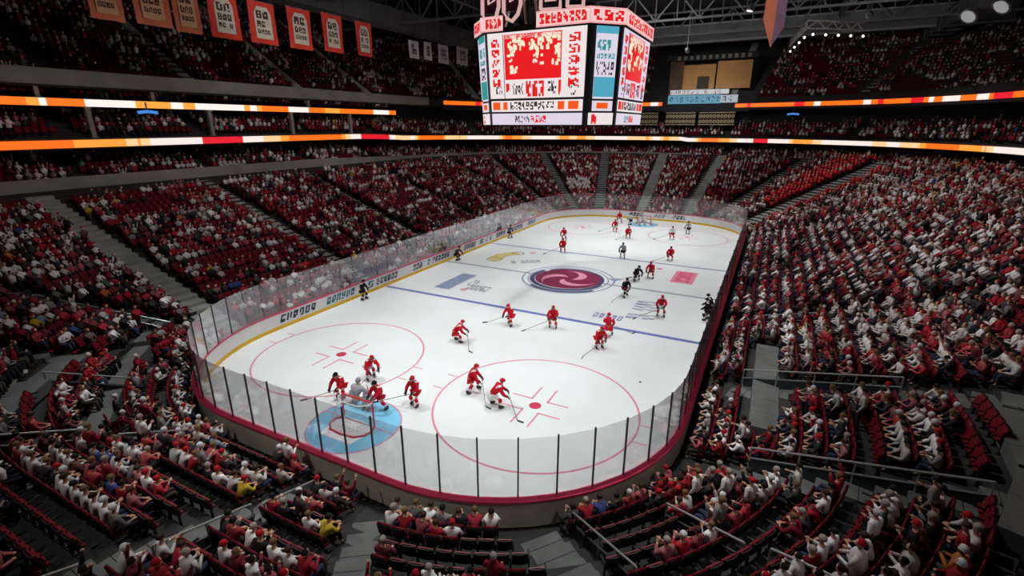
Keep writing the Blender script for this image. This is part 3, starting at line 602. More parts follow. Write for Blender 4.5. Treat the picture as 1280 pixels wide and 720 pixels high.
# ------------------------------------------------------------------ spectators: modelled bodies
def spectator(pose):
    st = pose == 4
    hz = .86 if st else .46; pel = (0, -.02, hz); lean = {0: .03, 1: .24, 2: .06, 3: -.02, 4: .02}[pose]
    ch = (0, lean*.8, hz+.40-.35*abs(lean)); ne = (0, lean, hz+.55-.4*abs(lean)); hd = (0, lean+.03, ne[2]+.17)
    kz = .5 if not st else .46; ky = .42 if not st else .06; fy = .45 if not st else .02
    sh = .19
    hands = {0: ((-.1, .36, .6), (.1, .36, .6)), 1: ((-.07, .52, .66), (.09, .5, .64)), 2: ((-.05, .36, hz+.42), (.05, .36, hz+.44)), 3: ((-.34, .12, hz+.92), (.3, .16, hz+.95)), 4: ((-.26, .1, .82), (.1, .3, 1.2))}[pose]
    elb = {0: ((-.28, .12, .66), (.28, .12, .66)), 1: ((-.24, .34, .62), (.24, .34, .62)), 2: ((-.27, .14, .72), (.27, .14, .72)), 3: ((-.36, .02, hz+.62), (.34, .04, hz+.64)), 4: ((-.27, -.04, 1.08), (.27, .04, 1.06))}[pose]
    sL = (-sh, ch[1], ch[2]+.06); sR = (sh, ch[1], ch[2]+.06); kL = (-.13, ky, kz); kR = (.14, ky, kz); fL = (-.13, fy, .08); fR = (.15, fy+.03, .08)
    j = dict(p=(pel, .12), s=((0, lean*.3, hz+.2), .11), c=(ch, .125), n=(ne, .05), jw=((hd[0], hd[1]+.01, hd[2]-.06), .06), h=(hd, .083), t=((hd[0], hd[1]-.01, hd[2]+.07), .06),
      l=(sL, .058), le=(elb[0], .04), lw=(hands[0], .03), r=(sR, .058), re=(elb[1], .04), rw=(hands[1], .03), hl=((-.1, .04, hz-.02), .085), kl=(kL, .058), al=(fL, .042), tl=((fL[0], fL[1]+.14, .045), .035), hr=((.1, .04, hz-.02), .085), kr=(kR, .058), ar=(fR, .042), tr=((fR[0], fR[1]+.14, .045), .035))
    bm = skin('body', j, [('p', 's'), ('s', 'c'), ('c', 'n'), ('n', 'jw'), ('jw', 'h'), ('h', 't'), ('c', 'l'), ('l', 'le'), ('le', 'lw'), ('c', 'r'), ('r', 're'), ('re', 'rw'), ('p', 'hl'), ('hl', 'kl'), ('kl', 'al'), ('al', 'tl'), ('p', 'hr'), ('hr', 'kr'), ('kr', 'ar'), ('ar', 'tr')], [SKIN, mat('shoe', rgb(40, 36, 38), .6)], faces=lambda c: 1 if c.z < .1 else 0)
    m = MB(); m.ball((hd[0], hd[1]+.09, hd[2]-.02), (.012, .018, .018), 6, 4)
    for s in (-1, 1): m.ball((hd[0]+s*.083, hd[1], hd[2]-.01), (.01, .018, .026), 6, 4)
    for h, e in zip(hands, elb): d = (Vector(h)-Vector(e)).normalized(); hand_mb(m, Vector(h)+d*.035, d)
    bm = join_mesh(bm, m)
    sj = dict(p=((0, -.015, hz+.01), .165), s=((0, lean*.4, hz+.24), .145), c=((ch[0], ch[1], ch[2]+.0), .155), n=((ne[0], ne[1], ne[2]-.03), .07), l=(sL, .085), le=(elb[0], .062), lw=(tuple(np.array(hands[0])*.8+np.array(elb[0])*.2), .045), r=(sR, .085), re=(elb[1], .062), rw=(tuple(np.array(hands[1])*.8+np.array(elb[1])*.2), .045))
    sm = skin('shirt', sj, [('p', 's'), ('s', 'c'), ('c', 'n'), ('c', 'l'), ('l', 'le'), ('le', 'lw'), ('c', 'r'), ('r', 're'), ('re', 'rw')], [SHIRT])
    tj = dict(p=((0, -.015, hz+.03), .15), hl=((-.11, .06, hz-.01), .1), kl=(kL, .075), al=((fL[0], fL[1], .16), .058), hr=((.11, .06, hz-.01), .1), kr=(kR, .075), ar=((fR[0], fR[1], .16), .058))
    tm = skin('trousers', tj, [('p', 'hl'), ('hl', 'kl'), ('kl', 'al'), ('p', 'hr'), ('hr', 'kr'), ('kr', 'ar')], [TROUS])
    m = MB(); m.ball((hd[0], hd[1]-.02, hd[2]+.025), (.098, .108, .105), 10, 7, z0=-.35)
    ob = m.build('hair', HAIR, smooth=True); hm = ob.data; bpy.data.objects.remove(ob)
    return bm, sm, tm, hm
SPEC = [spectator(i) for i in range(5)]
PNAME = ['hands on lap', 'leaning forward', 'clapping', 'arms raised', 'standing']
def ordinal(n):
    n = int(n); a = ['', 'first', 'second', 'third', 'fourth', 'fifth', 'sixth', 'seventh', 'eighth', 'ninth', 'tenth', 'eleventh', 'twelfth', 'thirteenth', 'fourteenth', 'fifteenth', 'sixteenth', 'seventeenth', 'eighteenth', 'nineteenth']
    if n < 20: return a[n]
    t = ['', '', 'twent', 'thirt', 'fort', 'fift', 'sixt', 'sevent', 'eight', 'ninet'][min(9, n//10)]; return t+'ieth' if n % 10 == 0 else t+'y-'+a[n % 10]
def cname(c):
    r, g, b = c
    if max(c) < .075: return 'black'
    if min(c) > .55: return 'white'
    if min(c) > .33: return 'pale grey'
    if r > .28 and g < .05: return 'bright red'
    if g < .05 and r > .1: return 'dark red'
    if r > .4 and g > .3: return 'yellow'
    if r > .4: return 'orange'
    if b > g > .2: return 'light blue'
    if b > r*1.5: return 'navy'
    if g > r*1.3: return 'green'
    return 'grey'
dist = np.sqrt(((np.c_[S[:, :2], S[:, 2]+.8]-CAM)**2).sum(1))
infr = (pr[:, 0] > 4) & (pr[:, 0] < 1276) & (pr[:, 1] > 8) & (pr[:, 1] < 712)
cand = [i for i in np.argsort(dist) if infr[i] and S[i, 5] >= 0]
nearp = [i for i in cand if occ[i]][:300]; nears = [i for i in cand if not occ[i]][:300]
indiv = np.zeros(len(S), bool); indiv[nearp] = True
iseat = np.zeros(len(S), bool); iseat[nears] = True
HAIRC = [rgb(30, 22, 18), rgb(60, 42, 30), rgb(110, 84, 56), rgb(24, 20, 20), rgb(150, 140, 130), rgb(170, 20, 34), (.6, .6, .6)]
TC = [rgb(28, 30, 40), rgb(20, 20, 22), rgb(50, 56, 76), rgb(70, 62, 54)]
first = {}
def where(i): return ', %s row, %s seat from stairs, %s' % (ordinal(S[i, 4]+1), ordinal(S[i, 6]), NAMES.get(int(S[i, 5]), 'stand'))
for i in nearp:
    x, y, z, yaw, row, sec, num = S[i]; ps = rr.choices(range(5), (5, 3, 2.2, .5, 1.2))[0]; hc = rr.choice(HAIRC); tc = rr.choice(TC); c = tuple(cols[i])
    o = mobj('spectator', SPEC[ps][0]); o.location = (x, y, z+.005); s = rr.uniform(.93, 1.04); o.scale = (s, s, s); o.rotation_euler = (0, 0, yaw-PI/2+rr.uniform(-.25, .25)); o['category'] = 'spectator'; o['group'] = 'spectators in the near stands'
    if ps == 4: o.location = (x+math.cos(yaw)*.18, y+math.sin(yaw)*.18, z+.005)
    mobj('shirt', SPEC[ps][1], o, c); mobj('trousers', SPEC[ps][2], o, tc); mobj('hair', SPEC[ps][3], o, hc)
    o['label'] = 'person in %s top%s' % (cname(c), where(i))
# individual empty seats
def seat_parts():
    b = MB(); pts = []
    for k in range(5):
        a = (k-2)/2; pts.append((a*.23, -.2+.035*a*a*1.0, 0))
    for k in range(4):
        p, q = Vector(pts[k]), Vector(pts[k+1]); 
        b.add([(p.x, p.y, .42), (q.x, q.y, .42), (q.x, q.y+.03, .42), (p.x, p.y+.03, .42), (p.x, p.y-.1, .88), (q.x, q.y-.1, .88), (q.x, q.y-.065, .88), (p.x, p.y-.065, .88)], [(3, 2, 1, 0), (4, 5, 6, 7), (0, 1, 5, 4), (1, 2, 6, 5), (2, 3, 7, 6), (3, 0, 4, 7)])
    back = b; s = MB(); s.box((0, -.11, .6), (.44, .05, .38), R=Matrix.Rotation(.15, 3, 'X')); s.box((0, -.06, .47), (.44, .12, .05))
    a = MB()
    for sx in (-.255, .255): a.box((sx, -.16, .26), (.035, .07, .52)); a.box((sx, -.02, .64), (.045, .3, .03)); a.box((sx, -.16, .56), (.03, .05, .14)); a.box((sx, -.14, .01), (.05, .14, .02))
    res = []
    back.box((0, -.165, .66), (.42, .035, .44), R=Matrix.Rotation(.19, 3, 'X'), mi=1); a.box((0, -.18, .14), (.5, .04, .04))
    for m_, mm, n in ((back, [mat('seat_shell', rgb(26, 12, 14), .5, 0, .1, 3), SEATR], 'backrest'), (s, SEATR, 'folded_seat'), (a, SEATB, 'armrest_frame')):
        ob = m_.build(n, mm); res.append((n, ob.data)); bpy.data.objects.remove(ob)
    return res
SP = seat_parts()
for i in nears:
    x, y, z, yaw, row, sec, num = S[i]; e = empty('stadium_seat', (x, y, z), yaw-PI/2)
    for n, m_ in SP: mobj(n, m_, e)
    e['category'] = 'seat'; e['group'] = 'empty seats in the near stands'; e['label'] = 'empty dark red seat'+where(i)
# ------------------------------------------------------------------ remaining crowd and seats as one mesh each
def ringv(c, rx, ry, n, z): return [(c[0]+rx*math.cos(2*PI*k/n), c[1]+ry*math.sin(2*PI*k/n), z) for k in range(n)]
def person_template(lod, variant):
    """vertices, faces, colour slot per vertex (0 top, 1 trousers, 2 skin, 3 hair)"""
    b = MB(); slots = []
    def add(fn, slot): n0 = len(b.v); fn(); slots.extend([slot]*(len(b.v)-n0))
    st = variant == 2; hz = .85 if st else .45; ly = .1 if variant == 1 else .02
    if lod == 0:
        add(lambda: b.tube([(0, -.02, hz-.04), (0, ly*.4, hz+.22), (0, ly*.8, hz+.42), (0, ly, hz+.52), (0, ly, hz+.58)], [.15, .155, .17, .12, .05], 8), 0)
        add(lambda: b.ball((0, ly+.02, hz+.70), (.085, .095, .115), 8, 5), 2); add(lambda: b.ball((0, ly-.0, hz+.725), (.095, .1, .105), 8, 4, z0=-.2), 3)
        for s in (-1, 1):
            hnd = (s*.1, .34, hz+.2) if variant != 3 else (s*.3, .12, hz+.95); el = (s*.27, .12, hz+.2) if variant != 3 else (s*.32, .04, hz+.62)
            if variant == 1: hnd = (s*.05, .42, hz+.3)
            add(lambda: b.tube([(s*.18, ly, hz+.47), el], [.065, .05], 5), 0); add(lambda: b.tube([el, hnd], [.048, .035], 5), 0); add(lambda: b.ball(hnd, .045, 5, 3), 2)
            k = (s*.13, .42, .5) if not st else (s*.12, .05, .46); add(lambda: b.tube([(s*.1, 0, hz), k, (k[0], k[1]+.02, .04)], [.1, .075, .06], 6), 1)
            add(lambda: b.box((k[0], k[1]+.08, .04), (.09, .25, .08)), 3)
    elif lod == 1:
        add(lambda: b.tube([(0, 0, hz-.05), (0, ly, hz+.4), (0, ly, hz+.56)], [.17, .2, .07], 6), 0)
        add(lambda: b.ball((0, ly+.02, hz+.69), (.09, .1, .12), 6, 4), 2); add(lambda: b.ball((0, ly, hz+.73), (.1, .105, .1), 6, 3, z0=-.1), 3)
        for s in (-1, 1):
            h = (s*.12, .33, hz+.2) if variant != 3 else (s*.28, .1, hz+.9); add(lambda: b.tube([(s*.2, ly, hz+.45), h], [.06, .045], 4), 0)
        k = (0, .4, .5) if not st else (0, .03, .4); add(lambda: b.tube([(0, 0, hz), k, (0, k[1], .0)], [.15, .13, .11], 5), 1)
    else:
        add(lambda: b.tube([(0, 0, hz-.05), (0, ly, hz+.42), (0, ly, hz+.56)], [.18, .22, .08], 5), 0)
        add(lambda: b.ball((0, ly+.02, hz+.7), (.1, .11, .13), 5, 3), 2 if variant != 1 else 3)
        k = (0, .38, .48) if not st else (0, .03, .4); add(lambda: b.tube([(0, 0, hz), k], [.15, .12], 4), 1)
    return np.array(b.v), b.f, np.array(slots)
TPL = {(l, v): person_template(l, v) for l in range(3) for v in range(4)}
class Bulk:
    def __init__(s): s.V = []; s.Cc = []; s.I = []; s.Ls = []; s.n = 0
    def add(s, T, pos, yaw, sc, slotcols):
        """T = template, pos (n,3), yaw (n,), sc (n,), slotcols (n, slots, 3)"""
        v, f, sl = T; n = len(pos); c, si = np.cos(yaw), np.sin(yaw)
        X = v[None]*sc[:, None, None]; x = X[..., 0]*c[:, None]-X[..., 1]*si[:, None]; y = X[..., 0]*si[:, None]+X[..., 1]*c[:, None]
        W = np.stack([x+pos[:, :1], y+pos[:, 1:2], X[..., 2]+pos[:, 2:3]], -1).reshape(-1, 3)
        s.V.append(W); s.Cc.append(slotcols[:, sl, :].reshape(-1, 3))
        flat = np.concatenate([np.array(q) for q in f]); lens = np.array([len(q) for q in f])
        s.I.append((flat[None]+(np.arange(n)*len(v))[:, None]+s.n).ravel()); s.Ls.append(np.tile(lens, n)); s.n += len(W)
    def build(s, name, m, smooth=True):
        V = np.concatenate(s.V).astype(np.float32); I = np.concatenate(s.I).astype(np.int32); L = np.concatenate(s.Ls).astype(np.int32); Cc = np.concatenate(s.Cc)
        me = bpy.data.meshes.new(name); me.vertices.add(len(V)); me.vertices.foreach_set('co', V.ravel()); me.loops.add(len(I)); me.loops.foreach_set('vertex_index', I)
        me.polygons.add(len(L)); me.polygons.foreach_set('loop_start', np.r_[0, np.cumsum(L)[:-1]].astype(np.int32)); me.polygons.foreach_set('loop_total', L)
        me.update(calc_edges=True)
        at = me.attributes.new('col', 'FLOAT_COLOR', 'POINT'); at.data.foreach_set('color', np.c_[Cc, np.ones(len(Cc))].astype(np.float32).ravel())
        me.materials.append(m); 
        if smooth: me.polygons.foreach_set('use_smooth', np.ones(len(L), bool))
        o = bpy.data.objects.new(name, me); C.objects.link(o); print(name, len(V)); return o
crowd = Bulk(); seats = Bulk()
skinc = np.array([rgb(205, 160, 138), rgb(188, 142, 118), rgb(220, 180, 160), rgb(120, 84, 64)]); hairc = np.array(HAIRC); trc = np.array(TC)
def add_people(P3, yaw, col):
    n = len(P3); dd = np.sqrt(((P3-CAM)**2).sum(1)); lod = np.where(dd < 34, 0, np.where(dd < 62, 1, 2)); var = rng.choice(4, n, p=[.5, .3, .12, .08])
    sc = rng.uniform(.93, 1.06, n); yw = yaw-PI/2+rng.uniform(-.4, .4, n); sk = skinc[rng.choice(4, n, p=[.4, .3, .2, .1])]; hr = hairc[rng.integers(0, len(hairc), n)]; tr = trc[rng.integers(0, len(trc), n)]
    slot = np.stack([col, tr, sk, hr], 1)
    P3 = P3+np.c_[np.cos(yaw)*.0, np.sin(yaw)*0, np.zeros(n)]+rng.normal(0, .03, (n, 3))*[1, 1, 0]
    for l in range(3):
        for v in range(4):
            k = (lod == l) & (var == v)
            if k.any(): crowd.add(TPL[l, v], P3[k], yw[k], sc[k], slot[k])
def seat_template(lod):
    b = MB()
    b.box((0, -.245, .655), (.46, .03, .44), R=Matrix.Rotation(.15, 3, 'X')); n0 = len(b.v); b.box((0, -.21, .675), (.44, .045, .46), R=Matrix.Rotation(.15, 3, 'X'))
    if lod == 0: b.box((0, -.13, .57), (.44, .05, .36), R=Matrix.Rotation(.12, 3, 'X')); n1 = len(b.v); b.box((.26, -.1, .4), (.035, .25, .5))
    else: n1 = len(b.v)
    if lod != 0: b.box((0, -.02, .42), (.44, .36, .05)); n1 = len(b.v)
    sl = np.zeros(len(b.v), int); sl[n1:] = 1; sl[:n0] = 1; return np.array(b.v), b.f, sl
ST = [seat_template(0), seat_template(1)]
def add_seats(P3, yaw, folded):
    n = len(P3); base = np.array(rgb(100, 12, 24))[None]*rng.uniform(.8, 1.2, (n, 1)); sl = np.stack([base, np.tile(rgb(26, 14, 16), (n, 1))], 1)
    for f in (0, 1):
        k = (folded if f == 0 else ~folded)
        if k.any(): seats.add(ST[f], P3[k], (yaw-PI/2)[k], np.ones(k.sum()), sl[k])
k = occ & ~indiv; add_people(S[k, :3], S[k, 3], cols[k])
k = ~iseat; add_seats(S[k, :3], S[k, 3], ~occ[k])
# ------------------------------------------------------------------ upper tiers: club wall, suites, fascia with LED, upper deck
def front_z(p):   # the tier edge drops a little around the far end
    x, y = p[0], p[1]; t = np.clip((x-10)/28, 0, 1) if y > 0 else 1.; return -1.0*t*t*(3-2*t)
XM = -33
AR = arc(XM, 24, None)
left = lambda d: arc(XM, d, lambda q: q[:, 1] > 0)
def uvstrip(P, d, z0, z1, name, m, parent=None, th=.12, zf=None, u0=0):
    """LED panel strip with its own uv along the run"""
    vs = []; fs = []; us = []; s = u0; pd = P[:, :2]+P[:, 2:]*d
    for i in range(len(P)):
        if i: s += math.dist(pd[i], pd[i-1])
        us.append(s); dz = zf(P[i]) if zf else 0; q = P[i, :2]+P[i, 2:]*(d+th)
        vs += [(*pd[i], z0+dz), (*pd[i], z1+dz), (*q, z1+dz), (*q, z0+dz)]
    for i in range(len(P)-1):
        for a in range(4): fs.append((i*4+a, i*4+(a+1) % 4, (i+1)*4+(a+1) % 4, (i+1)*4+a))
    me = bpy.data.meshes.new(name); me.from_pydata(vs, [], fs); uv = me.uv_layers.new(name='uv')
    for p in me.polygons:
        for li in p.loop_indices: v = me.loops[li].vertex_index; uv.data[li].uv = (us[v//4]/40, 0 if v % 4 in (0, 3) else 1)
    me.materials.append(m); o = bpy.data.objects.new(name, me); C.objects.link(o)
    if parent: o.parent = parent
    return o
ORA, ORB, WH1, CR1, RD1 = rgb(255, 112, 20), rgb(255, 160, 60), rgb(255, 232, 224), rgb(255, 206, 150), rgb(226, 24, 44)
LEDA = mat_led('led_orange', [ORA, WH1, ORB, ORA, ORA, WH1, RD1], 3.5, 1.15); LEDB = mat_led('led_white', [ORA, ORB, CR1, WH1, WH1, WH1, RD1], 3.2, 1.05); LEDC = mat_led('led_far', [ORA, ORA, RD1, ORA, WH1, ORA, ORA], 2.5, 1.1)
# club level wall (grey band) from the left stand round to the far right corner
cw = arc(XM, 23.5, lambda q: (q[:, 1] > -22.5) & ((q[:, 1] > 0) | (q[:, 0] > 20)))
zc = lambda p: -.7*np.clip((p[0]-5)/25, 0, 1)-.6*np.clip(-p[1]/6, 0, 1)
wl = loft([(23.2, 7.6), (23.42, 7.6), (23.42, 8.95), (23.2, 8.95)], cw, zf=zc); tag(wl.build('wall_club_level', CONCW), 'pale concrete front wall of the club level', None, None, 'structure')
# club floor steps, suite slabs and back walls
def tier(dz, name, m, P=AR, zf=front_z, lab=None): tag(loft(dz, P, zf=zf).build(name, m), lab, None, None, 'structure')
prof = [(23.0, 7.4)]
for q in range(6): prof += [(23.45+.8*q, 8.0+.32*q), (24.25+.8*q, 8.0+.32*q)]
prof += [(29.6, 9.6), (29.6, 7.0), (23.0, 7.0)]
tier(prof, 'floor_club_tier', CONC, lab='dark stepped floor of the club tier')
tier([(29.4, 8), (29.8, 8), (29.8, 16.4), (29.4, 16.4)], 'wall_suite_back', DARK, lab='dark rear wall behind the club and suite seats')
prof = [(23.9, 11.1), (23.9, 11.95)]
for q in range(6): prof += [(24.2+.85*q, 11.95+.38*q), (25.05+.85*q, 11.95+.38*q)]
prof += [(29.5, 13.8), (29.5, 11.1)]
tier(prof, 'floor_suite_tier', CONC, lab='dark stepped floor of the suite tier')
LP = arc(XM, 24, lambda q: (q[:, 1] > 0) & (q[:, 0] < 21)); RP = arc(XM, 24, lambda q: ~((q[:, 1] > 0) & (q[:, 0] < 21)))
tier([(24.2, 14.45), (24.2, 15.1), (27.2, 15.2), (27.2, 14.45)], 'floor_terrace', CONC, LP, None, 'dark floor slab of the narrow left terrace')
rib = uvstrip(AR, 23.7, 11.2, 11.82, 'led_ribbon_board', LEDB, zf=front_z); tag(rib, 'long pale and orange LED ribbon running round the whole lower balcony edge', 'LED ribbon')
rib = uvstrip(LP, 24.0, 14.46, 15.04, 'led_ribbon_board', LEDA); tag(rib, 'orange and white LED ribbon on the left middle balcony that ends near the corner', 'LED ribbon')
# upper deck
UZ0, UD0 = 17.25, 24.5
uz = lambda p: -.8*np.clip((-p[1]-8)/28, 0, 1)-.7*np.clip(-p[0]/22, 0, 1)*(p[1] > 20)
prof = [(24.2, 15.9), (24.2, 17.1)]
NU = 22
for q in range(NU): prof += [(UD0+.82*q, UZ0-.2+.52*q), (UD0+.82*(q+1), UZ0-.2+.52*q)]
prof += [(UD0+.82*NU, 14.8+.52*NU), (27, 15.9)]
tier(prof, 'floor_upper_deck', CONC, zf=uz, lab='dark stepped concrete of the upper deck')
FP = arc(XM, 24, lambda q: (q[:, 1] > 0) & (q[:, 0] < 30)); GP = arc(XM, 24, lambda q: ~((q[:, 1] > 0) & (q[:, 0] < 30)))
tag(loft([(23.95, 16.05), (24.19, 16.05), (24.19, 17.25), (23.95, 17.25)], FP, zf=uz).build('wall_upper_front', CONCW), 'pale concrete front wall of the left upper deck', None, None, 'structure')
GA = arc(XM, 24, lambda q: (q[:, 0] > 30) & (q[:, 1] > 4)); GC = arc(XM, 24, lambda q: ((q[:, 0] > 30) & (q[:, 1] < -7.5)) | ((q[:, 1] < 0) & (q[:, 0] <= 30)))
tag(uvstrip(GA, 23.9, 16.25, 16.85, 'led_ribbon_board', LEDC), 'orange LED ribbon on the far left upper deck edge, partly behind the scoreboard', 'LED ribbon')
tag(uvstrip(GC, 23.9, 15.8, 16.4, 'led_ribbon_board', LEDC, u0=37, zf=uz), 'orange LED ribbon along the upper deck edge on the right', 'LED ribbon')
tag(loft([(24.05, 15.4), (24.2, 15.4), (24.2, 17.3), (24.05, 17.3)], GP, zf=uz).build('wall_upper_fascia', DARK), 'dark fascia behind the upper LED ribbon', None, None, 'structure')
DTOP = UD0+.82*NU; ZTOP = UZ0+.52*NU
tag(loft([(DTOP, 13), (DTOP+.4, 13), (DTOP+.4, 33), (DTOP, 33)], AR).build('wall_upper_rear', DARK), 'dark rear wall above the upper deck', None, None, 'structure')
# people of the upper levels
def tier_people(P, rows, p, mr, stair_seed, dmp=1., seatsoo=True):
    rg = random.Random(stair_seed)
    for (d, z, zf) in rows:
        Q = resample(P[:, :2]+P[:, 2:]*d, .55); Nn = normal_at(Q); zz = np.array([z+(zf(q) if zf else 0) for q in Q])
        ang = np.arange(len(Q))
        pj = project(np.c_[Q, zz]); ok = (pj[:, 2] > 2) & (pj[:, 0] > -150) & (pj[:, 0] < 1430) & (pj[:, 1] > -150)
        key = np.round(np.degrees(np.arctan2(Nn[:, 1], Nn[:, 0]))/11.25)
        gap = np.zeros(len(Q), bool)
        for a in UST: gap |= segdist(Q, np.array(a[0]), np.array(a[1])) < .8
        ok &= ~gap; Q, Nn, zz = Q[ok], Nn[ok], zz[ok]
        if len(Q) == 0: continue
        yaw = np.arctan2(-Nn[:, 1], -Nn[:, 0]); o = []; run = 0; on = True; cc = []; m2 = mr
        for j in range(len(Q)):
            if run <= 0: on = rg.random() < p; run = rg.randint(1, 6); m2 = (.7, .85, .95) if rg.random() < .2 else mr
            run -= 1; o.append(on); cc.append(clothing(m2, rg))
        o = np.array(o); cc = np.array(cc)*dmp; P3 = np.c_[Q, zz]
        if o.any(): add_people(P3[o], yaw[o], cc[o])
        if (~o).any() or True: add_seats(P3, yaw, ~o)
UST = []
def ustair(p0, p1, w, lab):
    a, b_ = Vector(p0), Vector(p1); L = (b_-a).length; u = (b_-a)/L; m = MB(); t = 0
    while t < L:
        p = a+u*(t+.2); d = float(doff(p.x, p.y)); q = max(0, (d-UD0)/.82); z = UZ0-.2+.52*q+uz((p.x, p.y)); m.box((p.x, p.y, z-.1), (.42, w, .5), rz=math.atan2(u.y, u.x)); t += .4
    tag(m.build('stairs', CONCL), lab, None, None, 'structure'); UST.append((p0, p1))
def radial(bx, by, nx, ny): n = Vector((nx, ny)).normalized(); b_ = Vector((bx, by)); return tuple(b_+n*24.7), tuple(b_+n*41.5)
k = 0
for (x, y, nx, ny, lab) in ((-20, HY, 0, 1, 'grey stairs up the left upper deck above the first fallen column'), (-9, HY, 0, 1, 'grey stairs up the left upper deck between first and second banner'), (4, HY, 0, 1, 'grey stairs up the left upper deck under the red banners'), (16, HY, 0, 1, 'grey stairs up the left upper deck under the small white banners'),
        (21.95+RC*.5, 4.42+RC*.866, .5, .866, 'grey stairs up the far left corner of the upper deck'), (HX, -10.4+6, 1, -.1, 'grey stairs up the far upper deck right of the control booth'), (21.95+RC*.8, -4.42-RC*.6, .8, -.6, 'grey stairs up the far right corner of the upper deck'), (21.95+RC*.4, -4.42-RC*.92, .4, -.92, 'grey stairs up the right upper deck past the corner'), (20, -HY, 0, -1, 'grey stairs up the right upper deck nearest the camera')):
    if 'fallen' in lab: lab = 'grey stairs up the left upper deck nearest the camera'
    a, b_ = radial(x, y, nx, ny); ustair(a, b_, 1.1, lab)
tier_people(AR, [(24.3+.8*q, 8.02+.32*q, front_z) for q in range(5)], .75, (.25, .5, .93), 1)
tier_people(AR, [(24.7+.85*q, 11.97+.38*q, front_z) for q in range(5)], .72, (.22, .5, .93), 2)
tier_people(LP, [(25.0, 15.12, None), (25.8, 15.16, None)], .7, (.25, .45, .93), 3)
UP1 = arc(XM, 24, lambda q: ~((q[:, 0] > 30) & (q[:, 1] > -9.5) & (q[:, 1] < 5)))
# split at the control booth
GA2 = arc(XM, 24, lambda q: (q[:, 1] > 5)); GB2 = arc(XM, 24, lambda q: (q[:, 1] < -10) )
for PPp, sd in ((GA2, 4), (GB2, 5)): tier_people(PPp, [(UD0+.5+.82*q, UZ0-.18+.52*q, uz) for q in range(NU-1)], .6, (.12, .4, .95), sd, .9)
oc = tag(crowd.build('seated_crowd', CROWDM), 'dense crowd of spectators in red, white and black filling the stands', 'crowd', None, 'stuff')
os_ = tag(seats.build('stadium_seat_rows', SEATSM), 'dark red stadium seats filling all stands behind the nearest ones', 'stadium seats', None, 'stuff')
# columns between the levels (visible on the left)
for i, x in enumerate((-27.5, -18.5, -8.0, 2.0, 11.5)):
    m = MB(); y = HY+24.35; m.box((x, y, 13.2), (.35, .35, 2.4)); m.box((x, y, 11.98), (.5, .5, .1)); m.box((x, y, 14.36), (.5, .5, .1)); tag(m.build('column', CONCW), 'grey column between lower ribbon and middle ribbon on the left, %s from the frame edge' % ordinal(i+1), None, None, 'structure')
for i, x in enumerate((-21.5, -13.0, 5.0)):
    m = MB(); y = HY+24.6; m.box((x, y, 15.6), (.3, .3, .95)); m.box((x, y, 15.13), (.45, .45, .06)); tag(m.build('column', CONCW), 'short grey column above the middle ribbon on the left, %s from the frame edge' % ordinal(i+1), None, None, 'structure')
ICEP, BR, BL, BN_, UL, NB, BO, GI = 10200, 10200, 4500, 3100, 2200, 2500, 5200, 5600   # lamp powers: ice, right, left, near, upper, then the added lamps: near boards, booth, roof
# ------------------------------------------------------------------ railings in the near stands
def railing(a, b_, label, h=.95, bars=2):
    a, b_ = Vector(a), Vector(b_); za, zb_ = zstep(float(doff(*a))), zstep(float(doff(*b_))); o = empty('railing', (a.x, a.y, za)); tag(o, label, 'railing', 'metal railings in the near stands')
    A = Vector((0, 0, 0)); B = Vector((b_.x-a.x, b_.y-a.y, zb_-za)); L = B.length
    for j in range(bars):
        hh = Vector((0, 0, h*(1-.45*j))); m = MB(); m.tube([A+hh, B+hh], .035, 7); m.build(['top_rail', 'middle_rail'][j], ALU, o)
    n = max(2, int(L/1.3)+1)
    for k in range(n):
        t = k/(n-1); p = A.lerp(B, t); g = zstep(float(doff(a.x+p.x, a.y+p.y)))-za; m = MB(); m.tube([(p.x, p.y, g-.05), (p.x, p.y, p.z+h)], .03, 7); m.build('post', ALU, o)
    m = MB(); m.bar(A+Vector((0, 0, .3)), B+Vector((0, 0, .3)), .02, .5); m.build('infill_panel', mat('rail_panel', rgb(44, 52, 58), .4, 0, .1, 3), o)
    return o
for a, b_, lab in (((-36.9, -2.45), (-34.3, -2.4), 'two-bar railing at lower left beside the narrow stairs, the longer middle one'), ((-40.3, -2.2), (-38.2, -2.2), 'two-bar railing cut by the bottom frame edge at lower left'), ((-33.9, -2.4), (-32.0, -2.4), 'two-bar railing at lower left closest to the glass'),
    ((-33.6, 12.2), (-31.0, 10.2), 'railing crossing the two curved landings in the near left corner'), ((-37.0, 6.9), (-34.9, 6.2), 'railing in the near left corner at the foot of the broad curved landing'), ((-34.2, 5.1), (-32.2, 4.4), 'railing near the glass left of the lower left crowd'),
    ((-17.0, -15.0), (-18.9, -20.6), 'upper railing crossing the right stand rows'), ((-24.0, -15.6), (-25.6, -21.4), 'lower railing crossing the right stand rows'), ((-29.0, -10.6), (-31.2, -13.2), 'dark railing along the stairs right of bottom centre'),
    ((-27.9, -13.4), (-29.4, -15.6), 'short railing at the head of the right corner wedge'), ((-26.0, -22.4), (-26.7, -25.2), 'railing beside the broad landing at the right frame edge'), ((-29.6, -16.2), (-30.9, -18.4), 'railing at the bottom frame edge among the right corner rows'), ((-8.9, -15.1), (-9.6, -18.6), 'railing high in the right stand beside the cap rail'),
    ((-26.6, 15.5), (-30.6, 20.3), 'long railing on the dark stairs at the left frame edge')):
    railing(a, b_, lab)
